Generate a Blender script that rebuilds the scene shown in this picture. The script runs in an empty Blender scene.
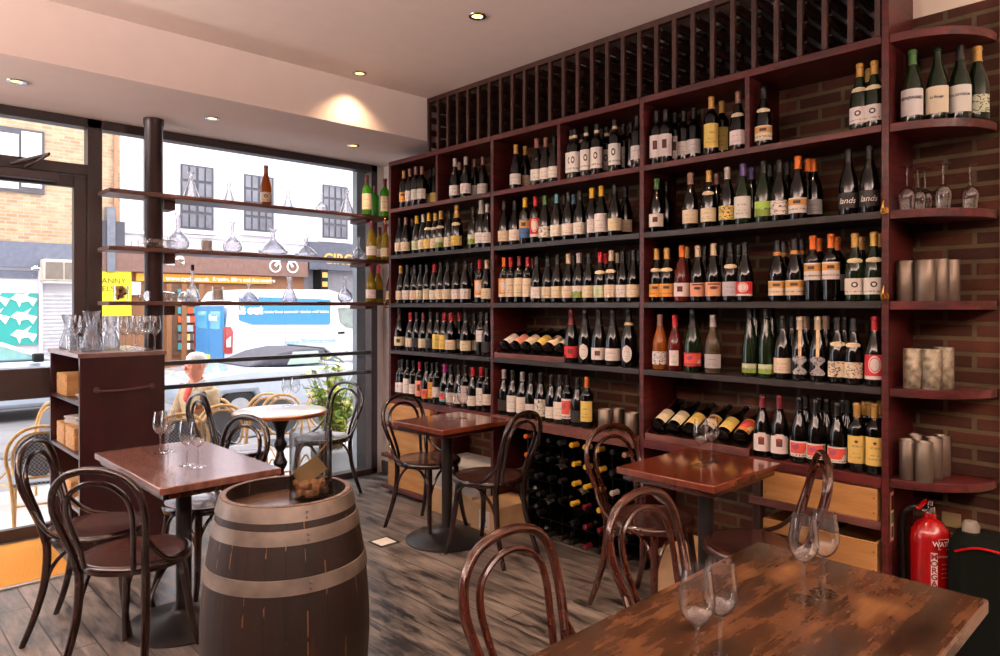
import bpy, bmesh, math, random, re
from mathutils import Vector, Matrix
random.seed(7)
C = bpy.context.scene
PI = math.pi
R = math.radians

# ---------------------------------------------------------------- camera
EYE = 1.46
FPX = 699.0
AZ = R(46.2)
cam_d = bpy.data.cameras.new('camera')
cam = bpy.data.objects.new('camera', cam_d)
C.collection.objects.link(cam)
cam.location = (0, 0, EYE)
cam.rotation_euler = (PI/2, 0, AZ - PI/2)
cam_d.sensor_width = 36
cam_d.lens = FPX/1000*36
cam_d.shift_y = -0.022
cam_d.clip_start = 0.05
cam_d.clip_end = 300
C.camera = cam
C.view_settings.view_transform = 'Standard'
C.view_settings.look = 'None'
C.view_settings.gamma = 1
C.view_settings.use_curve_mapping = False
C.view_settings.exposure = 0.42
C.cycles.use_denoising = True
C.cycles.max_bounces = 10
C.cycles.transparent_max_bounces = 24
C.cycles.caustics_reflective = False
C.cycles.caustics_refractive = False
C.cycles.sample_clamp_indirect = 6.0

# ---------------------------------------------------------------- world: bright overcast sky
SKY = 3.7
LAMP = 24.0
FILL_UPL = 1350.0
w = bpy.data.worlds.new('sky'); C.world = w; w.use_nodes = True
nt = w.node_tree; nt.nodes.clear()
bg = nt.nodes.new('ShaderNodeBackground'); wo = nt.nodes.new('ShaderNodeOutputWorld')
bg.inputs[0].default_value = (0.97, 0.96, 1.0, 1); bg.inputs[1].default_value = SKY
nt.links.new(bg.outputs[0], wo.inputs[0])

def light(name, kind, loc, rot, energy, color=(1,1,1), parent=None, **kw):
    d = bpy.data.lights.new(name, kind); d.energy = energy; d.color = color
    for k, v in kw.items(): setattr(d, k, v)
    o = bpy.data.objects.new(name, d); C.collection.objects.link(o)
    o.location = loc; o.rotation_euler = rot
    if parent: o.parent = parent
    return o
# window opening as a light portal for the sky (guides sampling, emits nothing itself)
pt = light('daylight_portal', 'AREA', (0.5, 5.27, 1.36), (R(90), 0, 0), 1, shape='RECTANGLE', size=5.9, size_y=2.6)
pt.rotation_euler = (R(-90), 0, 0)
pt.data.cycles.is_portal = True

# ---------------------------------------------------------------- helpers: maths
def at(px, py, z):
    t = (EYE - z)*FPX/(py - 306.0); u = (px - 500)/FPX
    return t*(math.cos(AZ) + u*math.sin(AZ)), t*(math.sin(AZ) - u*math.cos(AZ))
def ratio(px):
    u = (px - 500)/FPX
    return (math.cos(AZ) + u*math.sin(AZ)), (math.sin(AZ) - u*math.cos(AZ))
def onX(px, X):            # y where the sight line of column px meets the plane x = X
    a, b = ratio(px); return X*b/a
def onY(px, Y):            # x where it meets y = Y
    a, b = ratio(px); return Y*a/b
def onYz(px, py, Y):       # x, z on plane y = Y
    a, b = ratio(px); t = Y/b
    return t*a, EYE + (306 - py)*t/FPX

# ---------------------------------------------------------------- helpers: materials
MATS = {}
def lin(c):
    return tuple(((x/255)/12.92 if x/255 <= 0.04045 else ((x/255 + .055)/1.055)**2.4) for x in c)
def newmat(name):
    m = bpy.data.materials.new(name); m.use_nodes = True; m.node_tree.nodes.clear()
    nt = m.node_tree
    out = nt.nodes.new('ShaderNodeOutputMaterial')
    return m, nt, out
def pbsdf(nt, out, color, rough=.5, metal=0, coat=0, spec=.5):
    b = nt.nodes.new('ShaderNodeBsdfPrincipled')
    b.inputs['Base Color'].default_value = (*color, 1)
    b.inputs['Roughness'].default_value = rough; b.inputs['Metallic'].default_value = metal
    b.inputs['Coat Weight'].default_value = coat; b.inputs['Coat Roughness'].default_value = .1
    b.inputs['Specular IOR Level'].default_value = spec
    nt.links.new(b.outputs[0], out.inputs[0]); return b
def coords(nt, scale=(1,1,1), rot=(0,0,0), kind='Object'):
    tc = nt.nodes.new('ShaderNodeTexCoord'); mp = nt.nodes.new('ShaderNodeMapping')
    mp.inputs['Scale'].default_value = scale; mp.inputs['Rotation'].default_value = rot
    nt.links.new(tc.outputs[kind], mp.inputs[0]); return mp.outputs[0]
def noise(nt, vec, scale, detail=4, rough=.5):
    n = nt.nodes.new('ShaderNodeTexNoise'); n.inputs['Scale'].default_value = scale
    n.inputs['Detail'].default_value = detail; n.inputs['Roughness'].default_value = rough
    if vec: nt.links.new(vec, n.inputs['Vector'])
    return n.outputs['Fac']
def ramp(nt, fac, stops):
    r = nt.nodes.new('ShaderNodeValToRGB'); e = r.color_ramp.elements
    while len(e) > 1: e.remove(e[-1])
    e[0].position = stops[0][0]; e[0].color = (*stops[0][1], 1)
    for p, c in stops[1:]:
        k = e.new(p); k.color = (*c, 1)
    nt.links.new(fac, r.inputs[0]); return r.outputs[0]
def bump(nt, b, fac, strength=.3, dist=.01):
    n = nt.nodes.new('ShaderNodeBump'); n.inputs['Strength'].default_value = strength
    n.inputs['Distance'].default_value = dist
    nt.links.new(fac, n.inputs['Height']); nt.links.new(n.outputs[0], b.inputs['Normal'])
def math_n(nt, op, a, b=None, clamp=False):
    n = nt.nodes.new('ShaderNodeMath'); n.operation = op; n.use_clamp = clamp
    for i, v in enumerate((a, b)):
        if v is None: continue
        if isinstance(v, (int, float)): n.inputs[i].default_value = v
        else: nt.links.new(v, n.inputs[i])
    return n.outputs[0]
def mixc(nt, fac, a, b, mode='MIX'):
    n = nt.nodes.new('ShaderNodeMix'); n.data_type = 'RGBA'; n.blend_type = mode
    for idx, v in ((0, fac), (6, a), (7, b)):
        if isinstance(v, (int, float)): n.inputs[idx].default_value = v
        elif isinstance(v, tuple): n.inputs[idx].default_value = (*v, 1) if len(v) == 3 else v
        else: nt.links.new(v, n.inputs[idx])
    return n.outputs[2]

def plain(name, rgb, rough=.5, metal=0, coat=0, spec=.5, var=.12, scale=8):
    """srgb colour with a faint procedural variation"""
    if name in MATS: return MATS[name]
    m, nt, out = newmat(name); c = lin(rgb)
    b = pbsdf(nt, out, c, rough, metal, coat, spec)
    f = noise(nt, coords(nt), scale, 3)
    lo = tuple(x*(1-var) for x in c); hi = tuple(min(1, x*(1+var)) for x in c)
    nt.links.new(ramp(nt, f, [(.3, lo), (.7, hi)]), b.inputs['Base Color'])
    MATS[name] = m; return m
def wood(name, dark, lightc, rough=.35, coat=.3, grain=(2, 22, 22), scale=1.0, bumpv=.1, spec=.35, lo=.3, hi=.72):
    if name in MATS: return MATS[name]
    m, nt, out = newmat(name)
    b = pbsdf(nt, out, lin(dark), rough, 0, coat, spec)
    v = coords(nt, tuple(g*scale for g in grain))
    f = noise(nt, v, 1.6, 6, .62)
    nt.links.new(ramp(nt, f, [(lo, lin(dark)), (hi, lin(lightc))]), b.inputs['Base Color'])
    bump(nt, b, f, bumpv, .004)
    MATS[name] = m; return m
def glass(name, tint=(.96, .97, .97), edge=(.30, .30, .33), ior=1.40, rough=.02, edgepos=.55, pw_=3, refr=0):
    if name in MATS: return MATS[name]
    m, nt, out = newmat(name)
    tr = nt.nodes.new('ShaderNodeBsdfTransparent'); gl = nt.nodes.new('ShaderNodeBsdfGlossy')
    gl.inputs['Roughness'].default_value = rough
    lw = nt.nodes.new('ShaderNodeLayerWeight'); lw.inputs[0].default_value = .5
    nt.links.new(ramp(nt, lw.outputs['Facing'], [(0, tint), (edgepos, tint), (1, edge)]), tr.inputs[0])
    r0 = ((ior-1)/(ior+1))**2
    fr = nt.nodes.new('ShaderNodeMath'); fr.operation = 'MULTIPLY_ADD'      # Schlick reflectance, same from both faces
    pw = nt.nodes.new('ShaderNodeMath'); pw.operation = 'POWER'; pw.inputs[1].default_value = pw_
    nt.links.new(lw.outputs['Facing'], pw.inputs[0]); nt.links.new(pw.outputs[0], fr.inputs[0])
    fr.inputs[1].default_value = 1-r0; fr.inputs[2].default_value = r0
    mx = nt.nodes.new('ShaderNodeMixShader')
    nt.links.new(fr.outputs[0], mx.inputs[0]); nt.links.new(tr.outputs[0], mx.inputs[1]); nt.links.new(gl.outputs[0], mx.inputs[2])
    last = mx.outputs[0]
    if refr:
        gb = nt.nodes.new('ShaderNodeBsdfGlass'); gb.inputs['IOR'].default_value = 1.45; gb.inputs['Roughness'].default_value = 0; gb.inputs['Color'].default_value = (.98, .98, .99, 1)
        m2 = nt.nodes.new('ShaderNodeMixShader'); m2.inputs[0].default_value = refr
        nt.links.new(mx.outputs[0], m2.inputs[1]); nt.links.new(gb.outputs[0], m2.inputs[2]); last = m2.outputs[0]
    nt.links.new(last, out.inputs[0]); MATS[name] = m; return m
def emis(name, rgb, strength):
    if name in MATS: return MATS[name]
    m, nt, out = newmat(name); e = nt.nodes.new('ShaderNodeEmission')
    e.inputs[0].default_value = (*lin(rgb), 1); e.inputs[1].default_value = strength
    nt.links.new(e.outputs[0], out.inputs[0]); MATS[name] = m; return m
def brick(name, c1, c2, mortar, bw=.225, bh=.075, mort=.011, plane='yz', rough=.85, bumpv=.6, stain=.5):
    if name in MATS: return MATS[name]
    m, nt, out = newmat(name); b = pbsdf(nt, out, lin(c1), rough, spec=.25)
    tc = nt.nodes.new('ShaderNodeTexCoord'); sp = nt.nodes.new('ShaderNodeSeparateXYZ'); cb = nt.nodes.new('ShaderNodeCombineXYZ')
    nt.links.new(tc.outputs['Object'], sp.inputs[0])
    nt.links.new(sp.outputs['Y' if plane == 'yz' else 'X'], cb.inputs[0]); nt.links.new(sp.outputs['Z'], cb.inputs[1])
    br = nt.nodes.new('ShaderNodeTexBrick'); nt.links.new(cb.outputs[0], br.inputs[0])
    br.inputs['Scale'].default_value = 1; br.inputs['Brick Width'].default_value = bw; br.inputs['Row Height'].default_value = bh
    br.inputs['Mortar Size'].default_value = mort; br.inputs['Mortar Smooth'].default_value = .3; br.inputs['Bias'].default_value = 0
    br.inputs['Color1'].default_value = (*lin(c1), 1); br.inputs['Color2'].default_value = (*lin(c2), 1); br.inputs['Mortar'].default_value = (*lin(mortar), 1)
    n = noise(nt, tc.outputs['Object'], 5, 6, .6)
    dk = ramp(nt, n, [(.3, (1-stain,)*3), (.65, (1, 1, 1))])
    nt.links.new(mixc(nt, 1.0, br.outputs[0], dk, 'MULTIPLY'), b.inputs['Base Color'])
    n2 = noise(nt, tc.outputs['Object'], 60, 3)
    h = math_n(nt, 'ADD', math_n(nt, 'MULTIPLY', br.outputs['Fac'], -1.0), math_n(nt, 'MULTIPLY', n2, .35))
    bump(nt, b, h, bumpv, .008)
    MATS[name] = m; return m

# ---------------------------------------------------------------- helpers: meshes
class MB:
    def __init__(s): s.v = []; s.f = []; s.uv = {}
    def add(s, vs, fs):
        n = len(s.v); s.v += [tuple(p) for p in vs]; s.f += [tuple(i+n for i in f) for f in fs]; return n
    def box(s, x0, x1, y0, y1, z0, z1, M=None):
        vs = [Vector((x, y, z)) for x in (x0, x1) for y in (y0, y1) for z in (z0, z1)]
        if M: vs = [M @ p for p in vs]
        s.add(vs, [(0,1,3,2),(4,6,7,5),(0,4,5,1),(2,3,7,6),(0,2,6,4),(1,5,7,3)]); return s
    def lathe(s, prof, n=24, c=(0,0,0), a0=0, a1=2*PI, M=None, sy=1.0, ring=False):
        full = abs(a1-a0-2*PI) < 1e-6; k = n if full else n+1
        vs = []
        for r, z in prof:
            for i in range(k):
                a = a0 + (a1-a0)*i/n
                p = Vector((c[0]+r*math.cos(a), c[1]+r*math.sin(a)*sy, c[2]+z)); vs.append(M @ p if M else p)
        fs = []
        for j in range(len(prof)-1):
            for i in range(n):
                i2 = (i+1) % k if full else i+1
                fs.append((j*k+i, j*k+i2, (j+1)*k+i2, (j+1)*k+i))
        if full and not ring:
            if prof[0][0] > 1e-5: fs.append(tuple(reversed(range(k))))
            if prof[-1][0] > 1e-5: fs.append(tuple((len(prof)-1)*k+i for i in range(k)))
        s.add(vs, fs); return s
    def tube(s, pts, rad, n=8, smooth=0, closed=False):
        pts = [Vector(p) for p in pts]
        rad = list(rad) if isinstance(rad, (list, tuple)) else [rad]*len(pts)
        for _ in range(1 if smooth else 0):
            P, Q = [], []
            m = len(pts); rng = m if closed else m-1
            for i in range(rng):
                p0 = pts[(i-1) % m] if (closed or i > 0) else pts[0]*2-pts[1]
                p1 = pts[i]; p2 = pts[(i+1) % m]
                p3 = pts[(i+2) % m] if (closed or i < m-2) else pts[-1]*2-pts[-2]
                for k in range(smooth):
                    t = k/smooth
                    P.append(.5*((2*p1)+(p2-p0)*t+(2*p0-5*p1+4*p2-p3)*t*t+(3*p1-p0-3*p2+p3)*t**3))
                    Q.append(rad[i]*(1-t)+rad[(i+1) % m]*t)
            if not closed: P.append(pts[-1]); Q.append(rad[-1])
            pts, rad = P, Q
        m = len(pts); vs = []; fs = []
        T = []
        for i in range(m):
            a = pts[(i-1) % m] if (closed or i > 0) else pts[i]; b = pts[(i+1) % m] if (closed or i < m-1) else pts[i]
            T.append((b-a).normalized())
        up = Vector((0, 0, 1)) if abs(T[0].z) < .9 else Vector((1, 0, 0))
        nrm = (up - T[0]*up.dot(T[0])).normalized()
        for i in range(m):
            nrm = (nrm - T[i]*nrm.dot(T[i])).normalized(); bi = T[i].cross(nrm)
            for k in range(n):
                a = 2*PI*k/n; vs.append(pts[i] + (nrm*math.cos(a)+bi*math.sin(a))*rad[i])
        for i in range(m if closed else m-1):
            j = (i+1) % m
            for k in range(n): fs.append((i*n+k, i*n+(k+1) % n, j*n+(k+1) % n, j*n+k))
        if not closed: fs.append(tuple(reversed(range(n)))); fs.append(tuple((m-1)*n+k for k in range(n)))
        s.add(vs, fs); return s
    def prism(s, poly, lo, hi, axis='z', M=None):
        def P(a, b, h):
            p = {'z': Vector((a, b, h)), 'y': Vector((a, h, b)), 'x': Vector((h, a, b))}[axis]
            return M @ p if M else p
        n = len(poly)
        vs = [P(a, b, lo) for a, b in poly] + [P(a, b, hi) for a, b in poly]
        fs = [tuple(reversed(range(n))), tuple(range(n, 2*n))] + [(i, (i+1) % n, n+(i+1) % n, n+i) for i in range(n)]
        s.add(vs, fs); return s
    def build(s, name, mat, parent=None, smooth=False, bevel=0, loc=None, rot=None, seg=2, sub=0):
        me = bpy.data.meshes.new(name); me.from_pydata(s.v, [], s.f)
        bm = bmesh.new(); bm.from_mesh(me); bmesh.ops.recalc_face_normals(bm, faces=bm.faces); bm.to_mesh(me); bm.free()
        if smooth:
            for p in me.polygons: p.use_smooth = True
            me.set_sharp_from_angle(angle=R(40)) if hasattr(me, 'set_sharp_from_angle') else None
        o = bpy.data.objects.new(name, me); C.collection.objects.link(o)
        if mat: me.materials.append(mat)
        if parent: o.parent = parent
        if loc: o.location = loc
        if rot: o.rotation_euler = rot
        if sub:
            md = o.modifiers.new('s', 'SUBSURF'); md.levels = sub; md.render_levels = sub
        if bevel:
            md = o.modifiers.new('b', 'BEVEL'); md.width = bevel; md.segments = seg; md.limit_method = 'ANGLE'; md.angle_limit = R(40)
            for p in me.polygons: p.use_smooth = True
            me.set_sharp_from_angle(angle=R(50)) if hasattr(me, 'set_sharp_from_angle') else None
        return o
def box(name, x0, x1, y0, y1, z0, z1, mat, parent=None, bevel=0, M=None):
    return MB().box(x0, x1, y0, y1, z0, z1, M).build(name, mat, parent, bevel=bevel)
def thing(name, label, cat, loc=(0,0,0), rz=0, group=None):
    o = bpy.data.objects.new(name, None); C.collection.objects.link(o)
    o.empty_display_size = .05; o.location = loc; o.rotation_euler = (0, 0, rz)
    o['label'] = label; o['category'] = cat
    if group: o['group'] = group
    return o
def tag(o, label, cat, group=None, kind=None):
    o['label'] = label; o['category'] = cat
    if group: o['group'] = group
    if kind: o['kind'] = kind
    return o
def struct(o, label=None):
    o['kind'] = 'structure'
    if label: o['label'] = label
    return o
def dup(root, loc, rot=None, label=None, group=None):
    r = root.copy(); C.collection.objects.link(r); r.location = loc
    if rot is not None: r.rotation_euler = rot
    if label: r['label'] = label
    if group: r['group'] = group
    for ch in list(root.children):
        c = ch.copy(); C.collection.objects.link(c); c.parent = r
        for g in list(ch.children):
            d = g.copy(); C.collection.objects.link(d); d.parent = c
    return r
def text(s, size, mat, parent=None, loc=(0,0,0), rot=(0,0,0), name='lettering', extrude=.0008, bendr=None, align='CENTER', shear=0, bold=0):
    cu = bpy.data.curves.new(name, 'FONT'); cu.body = s; cu.size = size; cu.extrude = extrude; cu.align_x = align; cu.align_y = 'CENTER'
    cu.shear = shear; cu.offset = bold
    t = bpy.data.objects.new(name, cu); C.collection.objects.link(t)
    dg = bpy.context.evaluated_depsgraph_get()
    me = bpy.data.meshes.new_from_object(t.evaluated_get(dg))
    bpy.data.objects.remove(t)
    if bendr:     # wrap round a vertical cylinder, facing local +X
        for v in me.vertices:
            a = v.co.x/bendr; rr = bendr + v.co.z
            v.co = Vector((rr*math.cos(a), rr*math.sin(a), v.co.y))
    o = bpy.data.objects.new(name, me); C.collection.objects.link(o)
    me.materials.clear(); me.materials.append(mat)
    if parent: o.parent = parent
    o.location = loc; o.rotation_euler = rot
    return o

# ---------------------------------------------------------------- materials
M_ceil = plain('ceiling_paint', (226, 208, 202), .8, var=.02)
M_white = plain('white_wall_paint', (236, 230, 226), .7, var=.03)
M_plaster = plain('warm_plaster', (225, 205, 185), .8, var=.05)
M_brick = brick('red_stock_brick', (94, 52, 38), (62, 37, 28), (98, 85, 62), .215, .066)
M_frame = plain('dark_window_metal', (58, 46, 46), .4, .2)
M_rail = plain('grey_window_rail', (72, 70, 72), .4, .3)
M_mah = wood('mahogany_red', (40, 12, 12), (92, 30, 28), .42, .08, grain=(3, 3, 30))
M_mahx = wood('mahogany_red_long', (42, 14, 14), (98, 34, 31), .42, .08, grain=(20, 2, 20))
M_dshelf = wood('dark_shelf_edge', (24, 20, 21), (52, 44, 44), .5, .1, grain=(20, 2, 20))
M_drack = wood('dark_rack_wood', (38, 20, 16), (72, 42, 34), .5, .1, grain=(20, 20, 3))
M_rustic = wood('rustic_ledge', (66, 36, 32), (120, 74, 66), .5, .1, grain=(14, 3, 14), bumpv=.5)
M_pine = wood('pine_crate', (168, 114, 62), (208, 158, 100), .55, 0, grain=(12, 1.6, 14), spec=.3)
M_pine2 = wood('pine_crate_x', (196, 142, 84), (232, 186, 128), .55, 0, grain=(1.6, 12, 14), spec=.3)
M_chair = wood('bentwood_dark', (26, 9, 8), (38, 14, 11), .25, .6, grain=(8, 8, 8))
M_chair2 = wood('bentwood_brown', (46, 18, 10), (66, 27, 15), .25, .6, grain=(8, 8, 8))
M_seat = wood('chair_seat_veneer', (40, 22, 20), (92, 58, 50), .26, .6, grain=(3, 42, 3))
M_tab = wood('table_top_red', (84, 36, 22), (116, 56, 36), .16, .6, grain=(5, 30, 5))
M_tabx = wood('table_top_worn', (82, 48, 42), (132, 90, 78), .2, .5, grain=(10, 2.5, 5))
M_iron = plain('black_cast_iron', (36, 32, 32), .42, .5)
M_black = plain('black_matte', (12, 11, 11), .5, spec=.25)
M_brass = plain('brass', (200, 150, 80), .25, 1)
M_chrome = plain('chrome', (200, 200, 200), .15, 1)
M_steel = plain('galvanised_hoop', (132, 122, 114), .45, .7, var=.25, scale=14)
M_tin = plain('grey_metal_cooler', (120, 108, 96), .4, .75, var=.2)
M_tinw = plain('worn_metal_cooler', (150, 140, 120), .5, .5, var=.7, scale=30)
M_cork = plain('cork', (176, 128, 86), .8, var=.3, scale=60)
M_glass = glass('clear_glass', (.99, .99, .99), edge=(.55, .55, .58), ior=1.85)
M_pane = glass('window_glass', (.99, .99, .99), (.9, .92, .92), 1.3, 0, .75, 5)
M_dec = glass('decanter_glass', (.93, .93, .95), (.22, .22, .28), 1.5, .02, .35, 3, .2)
M_text = plain('dark_print', (40, 34, 32), .6)
M_wtext = plain('white_print', (240, 238, 232), .6)
M_red = plain('red_enamel', (158, 12, 16), .25, coat=.6)

# ---- floor: worn dark planks
def floor_mat():
    m, nt, out = newmat('worn_floorboards'); b = pbsdf(nt, out, (.05,.05,.05), .4, spec=.5)
    tc = nt.nodes.new('ShaderNodeTexCoord'); mp = nt.nodes.new('ShaderNodeMapping')
    mp.inputs['Rotation'].default_value = (0, 0, PI/2)
    nt.links.new(tc.outputs['Object'], mp.inputs[0])
    br = nt.nodes.new('ShaderNodeTexBrick'); nt.links.new(mp.outputs[0], br.inputs[0])
    br.inputs['Scale'].default_value = 1; br.inputs['Brick Width'].default_value = 1.7; br.inputs['Row Height'].default_value = .14
    br.inputs['Mortar Size'].default_value = .004; br.inputs['Mortar Smooth'].default_value = .2; br.offset = .37
    br.inputs['Color1'].default_value = (.75,.75,.75,1); br.inputs['Color2'].default_value = (1,1,1,1); br.inputs['Mortar'].default_value = (.12,.12,.12,1)
    v2 = nt.nodes.new('ShaderNodeMapping'); v2.inputs['Scale'].default_value = (9, 1.4, 1); nt.links.new(tc.outputs['Object'], v2.inputs[0])
    g = noise(nt, v2.outputs[0], 2.2, 7, .68)
    big = noise(nt, tc.outputs['Object'], 1.3, 4, .6)
    wear = ramp(nt, math_n(nt, 'ADD', math_n(nt, 'MULTIPLY', g, .8), math_n(nt, 'MULTIPLY', big, .28)), [(.44, (0,0,0)), (.66, (1,1,1))])
    col = mixc(nt, wear, lin((34, 31, 34)), lin((142, 130, 122)))
    nt.links.new(mixc(nt, 1.0, col, br.outputs[0], 'MULTIPLY'), b.inputs['Base Color'])
    rr = ramp(nt, wear, [(0, (.28,.28,.28)), (1, (.55,.55,.55))]); nt.links.new(rr, b.inputs['Roughness'])
    bump(nt, b, math_n(nt, 'ADD', math_n(nt, 'MULTIPLY', br.outputs['Fac'], -1.5), g), .3, .006)
    return m
M_floor = floor_mat()
def bigtable_mat():
    m, nt, out = newmat('big_table_worn'); b = pbsdf(nt, out, (.1,.05,.03), .22, coat=.25, spec=.5)
    v = coords(nt, (2.2, 7, 3)); f = noise(nt, v, 1.7, 8, .66)
    v3 = coords(nt, (3, 70, 3)); g = noise(nt, v3, 1.5, 4, .6)
    s = math_n(nt, 'ADD', math_n(nt, 'MULTIPLY', f, .8), math_n(nt, 'MULTIPLY', g, .22))
    nt.links.new(ramp(nt, s, [(.34, lin((22, 13, 9))), (.46, lin((48, 29, 17))), (.57, lin((86, 52, 29))), (.72, lin((136, 96, 56)))]), b.inputs['Base Color'])
    nt.links.new(ramp(nt, s, [(.4, (.16,.16,.16)), (.65, (.38,.38,.38))]), b.inputs['Roughness'])
    bump(nt, b, s, .12, .004); return m
M_big = bigtable_mat()
def coir():
    m, nt, out = newmat('coir_mat'); b = pbsdf(nt, out, lin((214, 150, 70)), .95, spec=.1)
    f = noise(nt, coords(nt), 160, 3); nt.links.new(ramp(nt, f, [(.3, lin((186, 118, 48))), (.7, lin((236, 176, 92)))]), b.inputs['Base Color'])
    bump(nt, b, f, .8, .01); return m
M_coir = coir()

# ================================================================ STRUCTURE
XW = 3.53       # brick wall plane
YG = 5.20       # window plane
YS = 4.12       # soffit front
ZC, ZS = 3.0, 2.685
M_darkwall = wood('dark_wall_finish', (36, 24, 20), (60, 40, 32), .5, .1, grain=(3, 3, 12))  # dark finish made up for the unseen walls so glassware reflects dark
struct(box('floor', -2.6, XW, -3.0, YG+.02, -.12, 0, M_floor))
struct(box('ceiling', -2.6, XW+.2, -3.0, YS, ZC, ZC+.1, M_ceil))
struct(box('ceiling', -2.6, XW+.2, YS, YG+.1, ZS, ZC+.1, M_ceil))     # dropped bulkhead over the window
struct(box('wall_right', XW, XW+.25, .66, 4.62, 0, 2.755, M_brick))
struct(box('wall_right', XW, XW+.25, .66, 4.62, 2.755, ZC, M_plaster))
struct(box('wall_right', XW, XW+.25, 4.62, YG+.1, 0, ZS, M_white))
struct(box('wall_right', XW-.012, XW+.25, -3.0, .66, 0, ZC, M_plaster))
struct(box('wall_back', -2.6, XW+.2, -3.1, -3.0, 0, ZC, M_darkwall))
struct(box('wall_left', -2.7, -2.6, -3.1, YG, 0, ZC, M_darkwall))
struct(box('baseboard_right', XW-.02, XW, 4.62, YG, 0, .1, plain('grey_skirting', (70, 70, 76), .5)))

# shop front: frames, rails, glass
def fr(n, x0, x1, z0, z1, m=M_frame, d=.06): return struct(box(n, x0, x1, YG-d/2, YG+d/2, z0, z1, m, bevel=.004))
XM = 1.215
x1w = 3.395
wf = MB()
wf.box(XM, XM+.085, YG-.05, YG+.05, 0, ZS); wf.box(x1w, x1w+.06, YG-.05, YG+.05, 0, ZS)
wf.box(XM, x1w+.06, YG-.05, YG+.05, ZS-.06, ZS+.0); wf.box(XM, x1w+.06, YG-.05, YG+.05, 0, .05)
W1 = struct(wf.build('window_1', M_frame, bevel=.003), 'dark metal framed shop window beside the shelving')
for z in (1.055, .885):
    o = MB().box(XM+.085, x1w, YG-.02, YG+.02, z-.015, z+.015).build('glazing_bar', M_rail, W1, bevel=.003)
box('window_pane', XM+.085, x1w, YG-.004, YG+.004, .05, ZS-.06, M_pane, W1)
struct(box('wall_end', x1w+.06, XW+.2, YG-.03, YG+.12, 0, ZS, M_white))
# door with transom
ZT = 2.33
DX0 = .28
df = MB(); df.box(DX0-.07, DX0, YG-.05, YG+.05, 0, ZS); df.box(DX0, XM, YG-.05, YG+.05, ZS-.06, ZS)
df.box(DX0, XM, YG-.05, YG+.05, ZT-.02, ZT+.05)
W2 = struct(df.build('window_2', M_frame, bevel=.003), 'transom window over the glazed door')
box('window_pane', DX0, XM, YG-.004, YG+.004, ZT+.05, ZS-.06, M_pane, W2)
dd = MB(); ya, yb = YG-.025, YG+.025
dd.box(DX0, DX0+.09, ya, yb, .01, ZT-.025); dd.box(XM-.075, XM-.003, ya, yb, .01, ZT-.025)
dd.box(DX0+.09, XM-.075, ya, yb, ZT-.1, ZT-.025); dd.box(DX0+.09, XM-.075, ya, yb, .01, .085); dd.box(DX0+.09, XM-.075, ya, yb, .88, 1.07)
D1 = struct(dd.build('door_1', M_frame, bevel=.003), 'dark framed glazed entrance door with a deep mid rail')
box('door_pane', DX0+.09, XM-.075, YG-.004, YG+.004, 1.07, ZT-.1, M_pane, D1)
box('door_pane', DX0+.09, XM-.075, YG-.004, YG+.004, .085, .88, M_pane, D1)
for z in (.35, 1.25, 2.0): MB().lathe([(.008, -.05), (.008, .05)], 8, (XM-.01, YG-.032, z)).build('hinge', M_frame, D1)
dc = MB(); dc.box(.66, 1.04, YG-.11, YG-.03, ZT-.085, ZT-.03)
DC = tag(dc.build('door_closer', plain('closer_box', (60, 50, 50), .35, .4), bevel=.004), 'dark overhead closer box across the top of the door', 'door closer')
MB().tube([(.86, YG-.12, ZT-.02), (.97, YG-.2, ZT+.06), (.80, YG-.06, ZT+.0)], .012, 6).build('closer_arm', M_frame, DC)
# glazing left of the door, out of frame
wl = MB()
for xx in (-2.6, -1.25): wl.box(xx, xx+.08, YG-.05, YG+.05, 0, ZS)
wl.box(-2.6, DX0-.07, YG-.05, YG+.05, ZS-.06, ZS); wl.box(-2.6, DX0-.07, YG-.05, YG+.05, 0, .05)
W3 = struct(wl.build('window_3', M_frame))
box('window_pane', -2.52, DX0-.07, YG-.004, YG+.004, .05, ZS-.06, M_pane, W3)
# column
colm = MB(); colm.lathe([(.056, 0), (.056, 2.64), (.062, 2.65), (.062, ZS)], 24, (1.535, 4.885, 0))
struct(colm.build('column', plain('painted_column', (48, 30, 30), .35, .1), smooth=True), 'round dark painted iron column in front of the window')
# grey pier seen outside the right of the window
struct(box('wall_outside', 3.36, 3.9, YG+.13, YG+.20, -.4, 3.2, plain('grey_render', (128, 136, 144), .8)))
# coir mat
M1 = tag(box('door_mat', -.6, .97, 4.37, 5.14, 0, .012, M_coir), 'orange brown coir mat inside the glazed door', 'mat')

MB().box(-.6, .985, 4.345, 4.37, 0, .010).build('edge_strip', plain('pale_metal_strip', (170, 168, 166), .4, .5), M1)
# ================================================================ DOWNLIGHTS
def downlight(x, y, z, label, e=LAMP, group='recessed ceiling downlights'):
    t = thing('downlight', label, 'ceiling light', (x, y, z), 0, group)
    MB().lathe([(.028, -.0), (.030, -.006), (.046, -.006), (.048, -.001)], 28, ring=True).build('trim_ring', M_chrome, t, smooth=True)
    MB().lathe([(0, -.002), (.029, -.002)], 20).build('lamp_lens', emis('lamp_glow', (255, 190, 100), 5), t)
    s = light('lamp_bulb', 'SPOT', (0, 0, -.012), (0, 0, 0), e, (1.0, .66, .38), t, spot_size=R(115), spot_blend=.85, shadow_soft_size=.035)
    return t
downlight(2.48, 2.76, ZC, 'small recessed downlight in the main ceiling, nearest one', 60)
downlight(2.53, 3.98, ZC, 'small recessed downlight in the main ceiling, close to the bulkhead', 28)
downlight(.735, 4.57, ZS, 'small recessed downlight in the low bulkhead, above the door', 22)
downlight(1.80, 4.59, ZS, 'small recessed downlight in the low bulkhead, middle of the window', 22)
downlight(2.88, 4.62, ZS, 'small recessed downlight in the low bulkhead, near the shelving', 22)
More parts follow.
